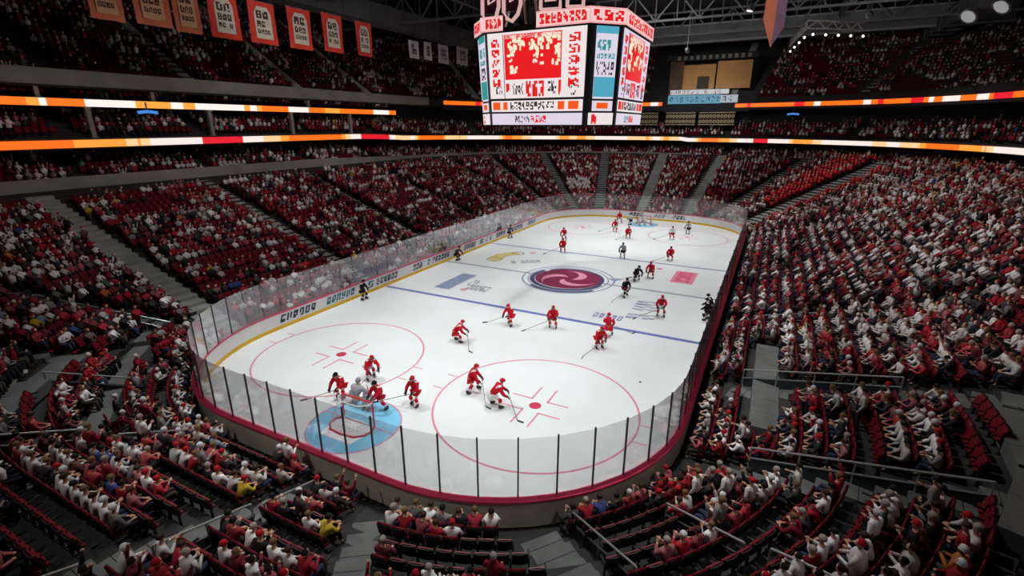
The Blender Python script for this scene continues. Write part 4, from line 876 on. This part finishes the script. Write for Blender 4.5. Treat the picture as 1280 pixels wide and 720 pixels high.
# ------------------------------------------------------------------ scoreboard
EW = mat('led_pale', rgb(244, 232, 232), emit=.95); ER = mat('led_red', rgb(238, 26, 30), emit=.95); EP = mat('led_pink', rgb(250, 176, 178), emit=.9); EY = mat('led_cream', rgb(250, 240, 210), emit=.95)
ET = mat('led_teal', rgb(52, 160, 158), emit=.85); EB = mat('led_blue', rgb(86, 178, 206), emit=.85); EG = mat('led_ink', rgb(70, 66, 72), emit=.6); EO = mat('led_amber', rgb(250, 90, 20), emit=.95); ELV = mat('led_lilac', rgb(232, 222, 240), emit=.9)
SBC = Vector((-1.8, .9, 0)); ZB, ZT = 12.95, 19.2
sb = tag(empty('scoreboard', (SBC.x, SBC.y, ZB)), 'large octagonal scoreboard with red and white screens hanging over centre ice', 'scoreboard')
HT, HC = 3.86, 5.66; KB = .95
def octa(k): return [Vector((sx*k, sy*k)) for sx, sy in ((-HC, HT), (-HC, -HT), (-HT, -HC), (HT, -HC), (HC, -HT), (HC, HT), (HT, HC), (-HT, HC))]
OB, OT = octa(KB), octa(1.0); H = ZT-ZB
m = MB(); vs = [(p.x*.985, p.y*.985, 0.0) for p in OB]+[(p.x*.985, p.y*.985, H) for p in OT]; m.add(vs, [tuple(range(8)), tuple(range(8, 16))[::-1]]+[(i, i+8, (i+1) % 8+8, (i+1) % 8) for i in range(8)]); m.build('cabinet', DARK, sb)
def face(i):
    a, b_, c, d = OB[i], OB[(i+1) % 8], OT[(i+1) % 8], OT[i]
    return Vector((a.x, a.y, 0)), Vector((b_.x, b_.y, 0)), Vector((c.x, c.y, H)), Vector((d.x, d.y, H))
def pt(fc, u, v): a, b_, c, d = fc; return a.lerp(b_, u).lerp(d.lerp(c, u), v)
def quad(mb, fc, u0, v0, u1, v1, z0, th=.03, mi=0):
    n = (fc[1]-fc[0]).cross(fc[3]-fc[0]).normalized(); n = n if n.dot(Vector((fc[0].x+fc[1].x, fc[0].y+fc[1].y, 0))) > 0 else -n
    q = [pt(fc, u0, v0), pt(fc, u1, v0), pt(fc, u1, v1), pt(fc, u0, v1)]; vs = [p+n*z0 for p in q]+[p+n*(z0+th) for p in q]
    mb.add(vs, [(0, 1, 2, 3), (7, 6, 5, 4), (0, 4, 5, 1), (1, 5, 6, 2), (2, 6, 7, 3), (3, 7, 4, 0)], mi)
def fglyph(mb, fc, u0, v0, u1, v1, n, seed, z0=.05, vert=False, rows=5, cols_=3, dens=.62, mi=0):
    r = random.Random(seed)
    for g in range(n):
        if r.random() < .05: continue
        a0, a1 = (g+.08)/n, (g+.86)/n
        for j in range(rows):
            for i in range(cols_):
                if r.random() > dens: continue
                x0, x1 = a0+(a1-a0)*i/cols_, a0+(a1-a0)*(i+1)/cols_; y0, y1 = j/rows, (j+1)/rows
                if vert: x0, x1, y0, y1 = i/cols_, (i+1)/cols_, a0+(a1-a0)*j/rows, a0+(a1-a0)*(j+1)/rows
                quad(mb, fc, u0+(u1-u0)*x0, v0+(v1-v0)*y0, u0+(u1-u0)*x1, v0+(v1-v0)*y1, z0, .02, mi)
for i in range(8):
    fc = face(i); big = i % 2 == 0; sd = 100+i*7
    if big:
        m = MB(); quad(m, fc, .015, .30, .985, .99, .0); scr = m.build('main_screen', EW if i == 0 else ELV, sb)
        m = MB(); quad(m, fc, .19, .50, .76, .965, .032); vid = m.build('video_picture', ER, scr)
        m = MB(); r = random.Random(sd)
        for k in range(20):   # pale irregular shapes in the picture
            cu, cv = (r.uniform(.22, .3), r.uniform(.56, .92)) if k % 4 == 0 else ((r.uniform(.4, .74), r.uniform(.62, .8)) if k % 4 == 1 else (r.uniform(.22, .73), r.uniform(.8, .93)))
            for q in range(r.randint(4, 9)):
                du, dv = r.uniform(-.045, .045), r.uniform(-.05, .05); w, h = r.uniform(.012, .035), r.uniform(.02, .05); u_, v_ = min(max(cu+du, .20), .75-w), min(max(cv+dv, .56), .955-h); quad(m, fc, u_, v_, u_+w, v_+h, .062+.001*q, .01)
        m.build('picture_highlight', EY, vid)
        m = MB(); fglyph(m, fc, .2, .92, .75, .962, 26, sd+1, .064, dens=.5); m.build('picture_lettering', EP, vid)
        m = MB(); fglyph(m, fc, .055, .42, .135, .94, 5, sd+2, .034, vert=True, rows=4, cols_=5); fglyph(m, fc, .83, .40, .93, .95, 5, sd+3, .034, vert=True, rows=5, cols_=5); fglyph(m, fc, .40, .315, .60, .48, 3, sd+4, .034, dens=.8); fglyph(m, fc, .735, .33, .765, .48, 1, sd+5, .034, dens=.95); fglyph(m, fc, .19, .37, .235, .46, 1, sd+5, .034, dens=.8); m.build('red_lettering', ER, scr)
        m = MB(); fglyph(m, fc, .26, .34, .38, .46, 4, sd+6, .034, dens=.4); fglyph(m, fc, .63, .34, .73, .47, 3, sd+7, .034, dens=.5); fglyph(m, fc, .08, .33, .16, .43, 3, sd+8, .034, dens=.35); fglyph(m, fc, .84, .32, .95, .44, 3, sd+9, .034, dens=.35); m.build('dark_lettering', EG, scr)
        m = MB(); quad(m, fc, .175, .30, .18, .97, .034); m.build('screen_divider', EG, scr)
        m = MB(); quad(m, fc, .02, .155, .98, .275, .0); s2 = m.build('stats_screen', EW, sb)
        m = MB(); [quad(m, fc, a, .175, b_, .26, .032) for a, b_ in ((.04, .12), (.155, .20), (.735, .80), (.84, .94))]; m.build('stats_red_block', ER if i else EO, s2)
        m = MB(); fglyph(m, fc, .23, .175, .70, .26, 11, sd+10, .032, dens=.5); m.build('stats_lettering', EG, s2)
        m = MB(); quad(m, fc, .02, .01, .98, .135, .0); s3 = m.build('lower_screen', ELV, sb)
        m = MB(); fglyph(m, fc, .28, .035, .44, .11, 5, sd+11, .032, dens=.45); m.build('lower_lettering', EG if i != 2 else ET, s3)
        m = MB(); fglyph(m, fc, .45, .035, .62, .11, 4, sd+12, .032, dens=.55); m.build('lower_red_lettering', ER, s3)
    else:
        m = MB(); quad(m, fc, .22, .28, .85, .99, .0); scr = m.build('corner_screen', ELV, sb)
        m = MB(); quad(m, fc, .22, .92, .85, .99, .032); quad(m, fc, .22, .30, .85, .50, .032); m.build('teal_block', EB if i == 1 else ET, scr)
        m = MB(); fglyph(m, fc, .26, .76, .8, .86, 4, sd+1, .034, dens=.8); fglyph(m, fc, .26, .68, .8, .73, 5, sd+2, .034, dens=.7); m.build('teal_lettering', ET, scr)
        m = MB(); fglyph(m, fc, .26, .52, .8, .65, 5, sd+3, .034, dens=.35); m.build('grey_lettering', EG, scr)
        m = MB(); quad(m, fc, .22, .155, .85, .26, .0); s2 = m.build('corner_stats', ELV, sb); m = MB(); quad(m, fc, .35, .18, .7, .24, .032); m.build('amber_block', EO, s2)
        m = MB(); quad(m, fc, .12, .01, .9, .135, .0); s3 = m.build('corner_lower_screen', EW, sb); m = MB(); fglyph(m, fc, .2, .02, .4, .12, 1, sd+4, .032, dens=.7); m.build('corner_red_mark', ER, s3)
# upper ring
RZ0, RZ1 = H+.03, H+1.0
def ringface(i, u0, u1, sd, nn):
    p0, p1 = octa(1.03)[i], octa(1.03)[(i+1) % 8]; fc = (Vector((p0.x, p0.y, RZ0)), Vector((p1.x, p1.y, RZ0)), Vector((p1.x, p1.y, RZ1)), Vector((p0.x, p0.y, RZ1)))
    m = MB(); quad(m, fc, u0, 0, u1, 1, -.2, .195); o = m.build('ring_screen', DARK, sb); m = MB(); quad(m, fc, u0, 0, u1, 1, -.005, .008); m.build('ring_border', EP, o); m = MB(); quad(m, fc, u0+.01*(u1-u0), .1, u1-.01*(u1-u0), .9, .0, .02); m.build('ring_field', mat('led_rose', rgb(252, 214, 210), emit=.9), o)
    m = MB(); fglyph(m, fc, u0+.06*(u1-u0), .18, u1-.05*(u1-u0), .82, nn, sd, .022, dens=.72); m.build('ring_lettering', ER, o)
for i in range(8):
    if i == 0: ringface(0, -.03, .2, 200, 5); ringface(0, .52, 1, 201, 8)
    else: ringface(i, 0, 1, 202+i, 3 if i % 2 else 12)
m = MB(); o6 = octa(.9); m.prism([tuple(p) for p in o6][::-1], H-.05, H+.4); m.prism([tuple(p*.55) for p in o6][::-1], H+.4, H+2.0); m.build('speaker_cluster', DARK, sb)
# pale outlined shapes on top of the ring
for k, (y0, y1, arch) in enumerate(((4.1, 2.8, 1), (2.4, 1.1, 1), (-.4, -1.8, 0), (-2.3, -3.4, 0))):
    x = -HC*1.0; z0, z1 = RZ1-(.3 if arch else -.1), RZ1+2.6; m = MB()
    if arch: m.tube([(x, y0, z1), (x, y0, z0+.5), (x, y0-.25, z0+.1), (x, (y0+y1)/2, z0-.1), (x, y1+.2, z0+.3), (x, y1, z0+.9), (x, y1, z1)], .13, 6); m.tube([(x, y0-.45, z1), (x, y0-.5, z0+1.1), (x, y1+.35, z0+1.3), (x, y1+.4, z1)], .08, 6)
    else: m.tube([(x, y0, z0), (x, y1, z0), (x, y1, z1), (x, y0, z1), (x, y0, z0)], .12, 6); m.tube([(x, y0-.3, z0+.5), (x, y1+.3, z0+.5)], .06, 6)
    o = m.build('top_sign_outline', mat('led_outline', rgb(238, 190, 186), emit=.75), sb); b = MB(); b.box((x+.12, (y0+y1)/2, (z0+z1)/2+.2), (.08, abs(y1-y0)*.8, (z1-z0)*.75)); b.build('sign_back', mat('sign_maroon', rgb(70, 12, 22), .7), o)
for k, (x, y, x2, y2) in enumerate(((-4.5, 1.7, -5.6, .7), (-4.6, .9, -5.6, -.2), (-3.8, 2.2, -4.4, 3.0))):
    m = MB(); m.tube([(x, y, RZ1+3.2), (x2, y2, RZ1-.6)], .1, 6); m.build('brace', mat('brace_pale', rgb(176, 150, 146), .5, .3), sb)
for sx in (-3.4, 3.4):
    for sy in (-3.4, 3.4): m = MB(); m.tube([(sx, sy, H+.2), (sx, sy, 31-ZB)], .05, 6); m.build('hoist_cable', STEEL, sb)
# ------------------------------------------------------------------ booth platform at the far end
bt = tag(empty('control_booth', (54, -2.8, 12)), 'tan walled broadcast booth above the far end with white and blue fascia strips', 'booth')
TAN = mat('booth_tan', rgb(196, 142, 84), .7, 0, .1, .8); TAN2 = mat('booth_brown', rgb(92, 72, 52), .8, 0, .3, .8)
def bbox(name, y0, y1, z0, z1, m, x=54., d=.3, par=bt):
    b = MB(); b.box((x-54+d/2, (y0+y1)/2+2.8, (z0+z1)/2-12), (d, abs(y1-y0), z1-z0)); return b.build(name, m, par)
bbox('tan_wall', 1.4, -3.8, 18.9, 22.8, TAN, 55.2); bbox('tan_wall', -4.05, -9.4, 18.9, 23.2, TAN, 55.2); o = bbox('doorway', -1.0, -2.9, 18.95, 20.9, mat('booth_door', rgb(70, 62, 52), .8), 55.1, .1); bbox('side_wall', 3.7, 1.4, 17.5, 24.0, TAN2, 55.2, .3)
bbox('roof_slab', 4.2, -10.2, 23.4, 24.3, DARK, 54.2, 7); bbox('floor_slab', 4.2, -9.8, 15.2, 15.7, DARK, 54.2, 6); bbox('rear_wall', 4.2, -10.2, 12.0, 23.4, DARK, 58.5, .3)
for k in range(12): bbox('roof_lamp_hole', 2.4-k*1.0, 1.9-k*1.0, 23.5, 24.1, mat('lamp_cream', rgb(120, 118, 108), .6), 54.05, .14)
bbox('white_strip', 3.1, -6.4, 18.0, 18.75, mat('strip_white', rgb(214, 214, 220), emit=.75), 53.9); bbox('blue_strip', 3.4, -5.2, 16.5, 17.9, mat('strip_blue', rgb(104, 168, 198), emit=.7), 53.9); bbox('pale_strip', -5.2, -7.9, 16.6, 17.8, mat('strip_pale', rgb(190, 200, 208), emit=.7), 53.9)
b = MB(); glyphs(b, (-.11, 6.0, 18.1-12), (0, -1, 0), (0, 0, 1), 12, .5, 8.6, 301, .01, .4, .3); b.build('strip_lettering', mat('strip_red', rgb(150, 60, 60), .6), bt)
b = MB(); glyphs(b, (-.11, 5.9, 16.8-12), (0, -1, 0), (0, 0, 1), 12, .8, 10.4, 302, .01, .4, .3); b.build('strip_lettering', mat('strip_navy', rgb(40, 70, 90), .6), bt)
for (y0, y1) in ((3.6, -1.5), (-2.0, -7.8), (9.6, 4.9)):   # lattice fronted boxes
    par = bt
    bk = bbox('lattice_box', y0, y1, 13.0, 15.1, mat('lattice_dark', rgb(64, 50, 38), .8), 54.3, .8); m = MB(); n = int(abs(y1-y0)/.55)
    for r_ in range(2):
        for k in range(n):
            yy = y0-(k+.5)*abs(y1-y0)/n+2.8; m.ring(0, 0, .2, .09, 0, .04, n=8); 
            vs = m.v[-32:]; m.v[-32:] = [(.2-.03-.0-q[2], yy+q[0], 1.6+r_*.85+q[1]) for q in vs]
    m.box((.22, (y0+y1)/2+2.8, 1.05), (.05, abs(y1-y0), .08)); m.box((.22, (y0+y1)/2+2.8, 3.05), (.05, abs(y1-y0), .08)); m.build('lattice', mat('lattice_tan', rgb(226, 208, 168), .7, 0, .1, 2), bt)
# ------------------------------------------------------------------ hanging banners
def banner(x, y, zt, w, h, label, group, kind, seed, rz=0.):
    o = empty('championship_banner', (x, y, zt-h), rz); tag(o, label, 'banner', group)
    cloth = {'red': rgb(214, 58, 40), 'salmon': rgb(206, 110, 78), 'white': rgb(176, 168, 172)}[kind]; m = MB(); n = 6
    for i in range(n):
        for j in range(n):
            def q(i, j, o_): return ((i/n-.5)*w, .05*math.sin(i*1.7+j*.5+seed)+o_, j/n*h)
            m.add([q(i, j, 0), q(i+1, j, 0), q(i+1, j+1, 0), q(i, j+1, 0), q(i, j, .02), q(i+1, j, .02), q(i+1, j+1, .02), q(i, j+1, .02)], [(0, 1, 2, 3), (7, 6, 5, 4), (0, 4, 5, 1), (1, 5, 6, 2), (2, 6, 7, 3), (3, 7, 4, 0)])
    m.build('cloth', mat('banner_'+kind, cloth, .8, 0, .12, 2), o)
    m = MB(); m.tube([(-w/2-.05, 0, h), (w/2+.05, 0, h)], .04, 6); m.build('hanging_bar', STEEL, o); m = MB(); [m.tube([(s*w*.4, 0, h), (s*w*.4, 0, 31-(zt-h))], .015, 4) for s in (-1, 1)]; m.build('hanging_wire', STEEL, o)
    pale = mat('banner_pale', rgb(206, 196, 178), .8, 0, .1, 2); ink = mat('banner_ink', rgb(70, 44, 46), .8) if kind != 'salmon' else mat('banner_ink2', rgb(90, 50, 40), .8)
    if kind != 'white':
        m = MB(); a, b_ = w*.31, h*.38; pl = [(-a, -b_), (a, -b_), (a, b_*.6), (a*.6, b_), (-a*.6, b_), (-a, b_*.6)]; m.add([(x_, -.075, h*.5+z_) for x_, z_ in pl]+[(x_, -.055, h*.5+z_) for x_, z_ in pl], [tuple(range(6)), tuple(range(6, 12))[::-1]]+[(k, (k+1) % 6, 6+(k+1) % 6, 6+k) for k in range(6)]); m.build('pale_panel', pale if kind == 'red' else mat('banner_tan', rgb(206, 160, 118), .8), o)
    m = MB(); r = random.Random(seed)
    for row, (z0, hh, nn) in enumerate(((.60, .18, 2), (.40, .14, 3), (.24, .1, 4))):
        glyphs(m, (-w*.24, -.078, h*z0), (1, 0, 0), (0, 0, 1), nn, h*hh, w*.48, seed+row, .01, .2, .7)
    m.build('banner_lettering', ink, o)
    return o
BN = [(-20.4, 23.0, 2.1, 3.2, 'salmon', 'salmon banner nearest the left frame edge, cut by the top'), (-17.4, 23.4, 2.5, 3.5, 'salmon', 'second salmon banner from the left, its lettering dark at the bottom'), (-14.9, 23.2, 2.0, 3.4, 'salmon', 'narrower salmon banner with tall dark lettering'), (-11.8, 23.2, 2.6, 3.4, 'red', 'first bright red banner from the left with pale panel, beside the salmon ones'),
      (-8.2, 23.2, 2.7, 3.35, 'red', 'second bright red banner from the left in the upper row'), (-4.2, 23.4, 2.7, 3.5, 'red', 'third red banner from the left with a pale rounded panel'), (-.1, 23.6, 2.6, 3.5, 'red', 'fourth red banner from the left in the upper row'), (4.4, 23.6, 2.3, 3.4, 'red', 'red banner farthest along, last before the small white ones'),
      (13.1, 22.9, 1.9, 2.0, 'white', 'first small white banner after the red row'), (16.0, 23.1, 1.6, 2.1, 'white', 'second small white banner, the narrowest'), (19.5, 23.2, 2.4, 2.3, 'white', 'third small white banner from the red row'), (24.2, 23.5, 3.0, 2.3, 'white', 'widest small white banner beside the scoreboard')]
for k, (x, zt, w, h, kd, lab) in enumerate(BN): banner(x, 27.0, zt, w, h, lab, 'banners hanging over the left stand', kd, 400+k)
# tall hanging orange and violet box banner over the right
hb = tag(empty('hanging_pennant', (0, -13.4, 18.1)), 'tall orange and violet wedge banner hanging at the top right of centre', 'banner')
m = MB(); m.add([(-.5, .55, 1.6), (-.05, -.1, 0), (-.05, -.1, 9.), (-.5, .55, 9.), (-.4, .6, 1.6), (.05, -.05, 0), (.05, -.05, 9.), (-.4, .6, 9.)], [(0, 1, 2, 3), (7, 6, 5, 4), (0, 4, 5, 1), (1, 5, 6, 2), (2, 6, 7, 3), (3, 7, 4, 0)]); m.build('orange_side', mat('pennant_orange', rgb(222, 128, 96), .8, 0, .12, .8), hb)
m = MB(); m.add([(.0, -.1, 0), (.35, -.7, 1.2), (.35, -.7, 9.), (.0, -.1, 9.), (.1, -.05, 0), (.45, -.65, 1.2), (.45, -.65, 9.), (.1, -.05, 9.)], [(0, 1, 2, 3), (7, 6, 5, 4), (0, 4, 5, 1), (1, 5, 6, 2), (2, 6, 7, 3), (3, 7, 4, 0)]); m.build('violet_side', mat('pennant_violet', rgb(140, 104, 132), .8, 0, .15, .8), hb)
m = MB(); m.box((0, -.05, 9.05), (.9, 1.4, .08)); m.tube([(0, -.05, 9.05), (0, -.05, 12.9)], .02, 5); m.build('hanging_bar', STEEL, hb)
# ------------------------------------------------------------------ roof
m = MB(); m.box((12, 0, 31.3), (150, 130, .4)); tag(m.build('ceiling', CEIL), 'dark roof deck', None, None, 'structure')
def truss(p, q, zb_, zt, name, lab, w=.16, step=2.6):
    p, q = Vector(p), Vector(q); o = tag(empty(name, (p.x, p.y, zb_)), lab, 'roof truss', 'roof trusses'); L = (q-p).length; u = (q-p)/L; n = int(L/step); H_ = zt-zb_
    P_ = lambda t, z: (u.x*t, u.y*t, z)
    m = MB(); m.bar(P_(0, H_), P_(L, H_), w*1.6, w*1.6); m.build('top_chord', STEEL, o); m = MB(); m.bar(P_(0, 0), P_(L, 0), w*1.6, w*1.6); m.build('bottom_chord', STEEL, o)
    m = MB()
    for k in range(n): a = P_(L*k/n, 0 if k % 2 else H_); b_ = P_(L*(k+1)/n, H_ if k % 2 else 0); m.bar(a, b_, w, w); m.bar(P_(L*k/n, 0), P_(L*k/n, H_), w*.7, w*.7)
    m.build('web', STEEL, o); m = MB(); [m.bar(P_(L*k/6, H_), P_(L*k/6, 31.1-zb_), .1, .1) for k in range(7)]; m.build('hanger', STEEL, o); return o
for k, x in enumerate((-12, 2, 16, 30, 42)): truss((x, -44), (x, 44), 25.6, 28.6, 'roof_truss', 'cross truss under the roof, %s from the camera side' % ordinal(k+1))
for y, lab in ((-20, 'long truss running away over the right boards side'), (20, 'long truss running away over the left stand')): truss((-30, y), (62, y), 26.4, 28.8, 'roof_truss', lab, .12)
for y, lab in ((32.4, 'wide grey duct under the roof above the left upper deck'), (-33, 'wide grey duct under the roof above the right upper deck')):
    d = tag(empty('air_duct', (14, y, 25)), lab, 'duct'); m = MB(); m.box((0, 0, 1.1), (90, 2.4, 2.2)); m.build('duct_body', mat('duct_grey', rgb(88, 90, 94), .6, .2, .15, .4), d)
    m = MB(); [m.box((-44+k*4, 0, 1.1), (.14, 2.56, 2.36)) for k in range(23)]; m.build('duct_flange', STEEL, d); m = MB(); [m.box((-40+k*10, 0, 4.2), (.08, .08, 4.0)) for k in range(9)]; m.build('duct_hanger', STEEL, d)
d = tag(empty('roof_girder', (52.5, 0, 25.9)), 'broad pale grey girder crossing above the far end booth', 'girder'); m = MB(); m.box((0, 0, 1.3), (.5, 80, 2.6)); m.build('web_plate', mat('girder_grey', rgb(104, 106, 110), .6, .1, .1, .3), d); m = MB(); m.box((0, 0, 0), (1.2, 80, .25)); m.box((0, 0, 2.6), (1.2, 80, .25)); m.build('flange', mat('girder_light', rgb(150, 152, 156), .6, .1, .1, .3), d); m = MB(); [m.box((0, -36+k*12, 3.9), (.2, .2, 2.6)) for k in range(7)]; m.build('hanger', STEEL, d)
# stage lamps on the catwalk
LAMPM = mat('lamp_glow', rgb(255, 250, 240), emit=2.2); LH = mat('lamp_housing', rgb(120, 122, 126), .4, .5, .1, 3)
def lamp(x, y, z, label, group, aim=(0, 0, 0), r=.35, glow=True, hang=None):
    o = empty('stage_lamp', (x, y, z)); tag(o, label, 'lamp', group); d = (Vector(aim)-Vector((x, y, z))).normalized(); m = MB(); m.tube([-d*.5, -d*.1, d*.25], [r*.6, r, r*1.05], 10); m.build('housing', LH, o)
    m = MB(); m.tube([d*.251, d*.28], r*.8, 10); m.build('lens', LAMPM if glow else mat('lens_grey', rgb(200, 202, 200), emit=.45), o); m = MB(); m.bar((0, 0, 0), (0, 0, (hang or 31.1)-z), .06, .06); m.build('yoke', STEEL, o); return o
cwk = tag(empty('catwalk', (39.5, -16.1, 24.9)), 'bright lamp catwalk zigzagging under the roof at upper right', 'catwalk'); WL = mat('catwalk_pale', rgb(206, 206, 204), .5, .2, .2, 2)
pts = [(17, 1.8), (0, 0), (1.5, -2.2), (5.3, -6.6)]
for a, b_ in zip(pts[:-1], pts[1:]):
    m = MB(); A, B = Vector((*a, 0)), Vector((*b_, 0)); L = (B-A).length; m.bar(A, B, .14, .14); m.bar(A+Vector((0, 0, .9)), B+Vector((0, 0, .9)), .14, .14); n = int(L/.9)
    for k in range(n): m.bar(A.lerp(B, k/n)+Vector((0, 0, .9*(k % 2))), A.lerp(B, (k+1)/n)+Vector((0, 0, .9*((k+1) % 2))), .1, .1)
    m.build('walkway_truss', WL, cwk)
m = MB(); [m.bar((px_, py_, .9), (px_, py_, 6.2), .08, .08) for px_, py_ in pts]; m.build('hanger', STEEL, cwk)
for k in range(9):
    t = k/8; a, b_ = (pts[1], pts[3]) if k > 3 else (pts[0], pts[1]); tt = (t-.45)/.55 if k > 3 else t/.45
    x, y = 39.5+a[0]+(b_[0]-a[0])*tt, -16.1+a[1]+(b_[1]-a[1])*tt; lamp(x, y-.3, 24.3, 'white stage lamp on the upper right catwalk, %s from its far end' % ordinal(k+1), 'catwalk lamps', (0, 0, 0), .2, True, 25.0)
lamp(36.7, -31.8, 24.6, 'large round pale lamp under the duct at the top right', 'round lamps', (20, -10, 0), .95, False); lamp(32.6, -33.4, 24.7, 'large round pale lamp at the top right frame edge', 'round lamps', (20, -10, 0), .95, False)
# small blue screens on the balcony edges
for (loc, rz, lab) in (((-14.2, HY+23.55, 14.05), 0, 'small curved blue screen hanging under the left orange ribbon'), ((53.6, -16.4, 14.6), PI/2, 'small glowing blue screen under the right upper ribbon')):
    o = tag(empty('blue_screen', loc, rz), lab, 'screen'); m = MB(); [m.box((-.7+k*.28, 0, .1-.012*(k-2.5)**2), (.29, .1, .26)) for k in range(6)]; m.build('display', mat('screen_blue', rgb(70, 140, 225), emit=.9), o); m = MB(); m.box((0, .1 if rz == 0 else -.1, .0), (1.8, .1, .34)); m.build('casing', DARK, o); m = MB(); m.box((0, .1 if rz == 0 else -.1, .5), (.1, .08, .8)); m.build('bracket', STEEL, o)
# outer walls
for nm, c, d in (('wall_far', (78, 0, 15), (.6, 130, 33)), ('wall_left', (12, 62, 15), (150, .6, 33)), ('wall_right', (12, -62, 15), (150, .6, 33))): m = MB(); m.box(c, d); tag(m.build(nm, DARK), 'dark outer hall wall', None, None, 'structure')
m = MB(); m.box((12, 0, -.75), (150, 130, .3)); tag(m.build('floor', CONC), 'dark concrete base floor', None, None, 'structure')
# ------------------------------------------------------------------ light
w = bpy.data.worlds.new('world'); bpy.context.scene.world = w; w.use_nodes = True; w.node_tree.nodes['Background'].inputs[0].default_value = (.02, .022, .03, 1); w.node_tree.nodes['Background'].inputs[1].default_value = 1
def spot(p, aim, power, ang, blend=.6, col=(1, 1, 1), r=.5):
    l = bpy.data.lights.new('spot', 'SPOT'); l.energy = power; l.spot_size = math.radians(ang); l.spot_blend = blend; l.color = col; l.shadow_soft_size = r
    o = bpy.data.objects.new('arena_or_added_light', l); C.objects.link(o); o.location = p; d = (Vector(aim)-Vector(p)).normalized(); o.rotation_euler = d.to_track_quat('-Z', 'Y').to_euler(); return o
COOL = (.97, 1, 1); idx = 0
for p, a in (((-17, -13, 25), (-3, -.5, 0)), ((-17, 13, 25), (-3, .5, 0)), ((14, -13, 25), (0, -.5, 0)), ((14, 13, 25), (0, .5, 0))): spot(p, a, ICEP*.28, 26, 1., COOL)  # added spots that fill in the scoreboard's shadow at centre ice
for x in (-26, -14, 0.5, 14, 26):
    for y in (-10, 10):
        spot((x, y, 25.0), (x*.95, y*.55, 0), ICEP*1.06, 68, .5, COOL); lamp(x, y, 25.35, 'ice floodlight under the roof, %s of the row above the %s boards' % (ordinal(idx//2+1), 'right' if y < 0 else 'left'), 'ice floodlights', (x*.93, y*.45, 0), .4, True); idx += 1
for (p, aim, pw, ang) in (((-24, -6, 24), (-22, -26, 3), BR*.62, 75), ((-6, -6, 24), (-8, -27, 4), BR, 75), ((12, -6, 24), (12, -28, 4), BR, 75), ((30, -6, 24), (32, -26, 4), BR*.9, 75),
        ((-22, 7, 24), (-20, 28, 4), BL, 75), ((-4, 7, 24), (-2, 29, 4), BL, 75), ((14, 7, 24), (16, 29, 4), BL, 75), ((24, 6, 24), (38, 24, 5), BL, 75), ((26, 0, 24), (48, 2, 5), BL, 80),
        ((-24, 2, 24), (-36, 8, 2), BN_*1.1, 70), ((-26, -4, 24), (-35, -9, 1), BN_, 60),
        ((-6, -2, 24.5), (-4, 40, 18), UL, 95), ((20, 0, 24.5), (56, 10, 16), UL, 100), ((16, 4, 24.5), (40, -38, 16), UL*.5, 95)):
    spot(p, aim, pw, ang, .8, (1, .97, .95), 1.0)
def soft(p, aim, power, ang, lab): spot(p, aim, power, ang, .9, (1, .98, .95), .6); lamp(p[0], p[1], p[2]+.0, lab, 'added lamps', aim, .3, True)  # added spot with its own fixture, for places the rig leaves dim
soft((-44, 3, 23), (-31, -2, .5), NB*1.9, 46, 'added lamp over the near end stand'); soft((-36, -24, 23), (-27, -10, .5), NB*1.1, 40, 'added lamp over the near right corner stand')  # both added to brighten the back of the near boards
soft((30, -3, 22), (54, -3, 17), BO, 42, 'added lamp brightening the far end booth'); soft((14, 0, 22.5), (52, 0, 28), GI, 95, 'added lamp brightening the far girder')  # added to lift the booth walls and the girder
soft((-14, 14, 22.5), (0, 30, 25), GI*.5, 90, 'added lamp brightening the banners over the left stand'); soft((-13, -17, 25.4), (0, -13.4, 20.5), GI*.9, 30, 'added lamp brightening the hanging pennant')  # added to brighten the left roof with its banners, and the pennant
soft((12, -20, 21.5), (40, -22, 26), GI*.8, 80, 'added lamp brightening the right roof')  # added uplight for the dim roof on the right
vs_ = bpy.context.scene.view_settings; vs_.view_transform = 'Standard'; vs_.look = 'None'; vs_.exposure = 0.0; vs_.gamma = 1.0; vs_.use_curve_mapping = False
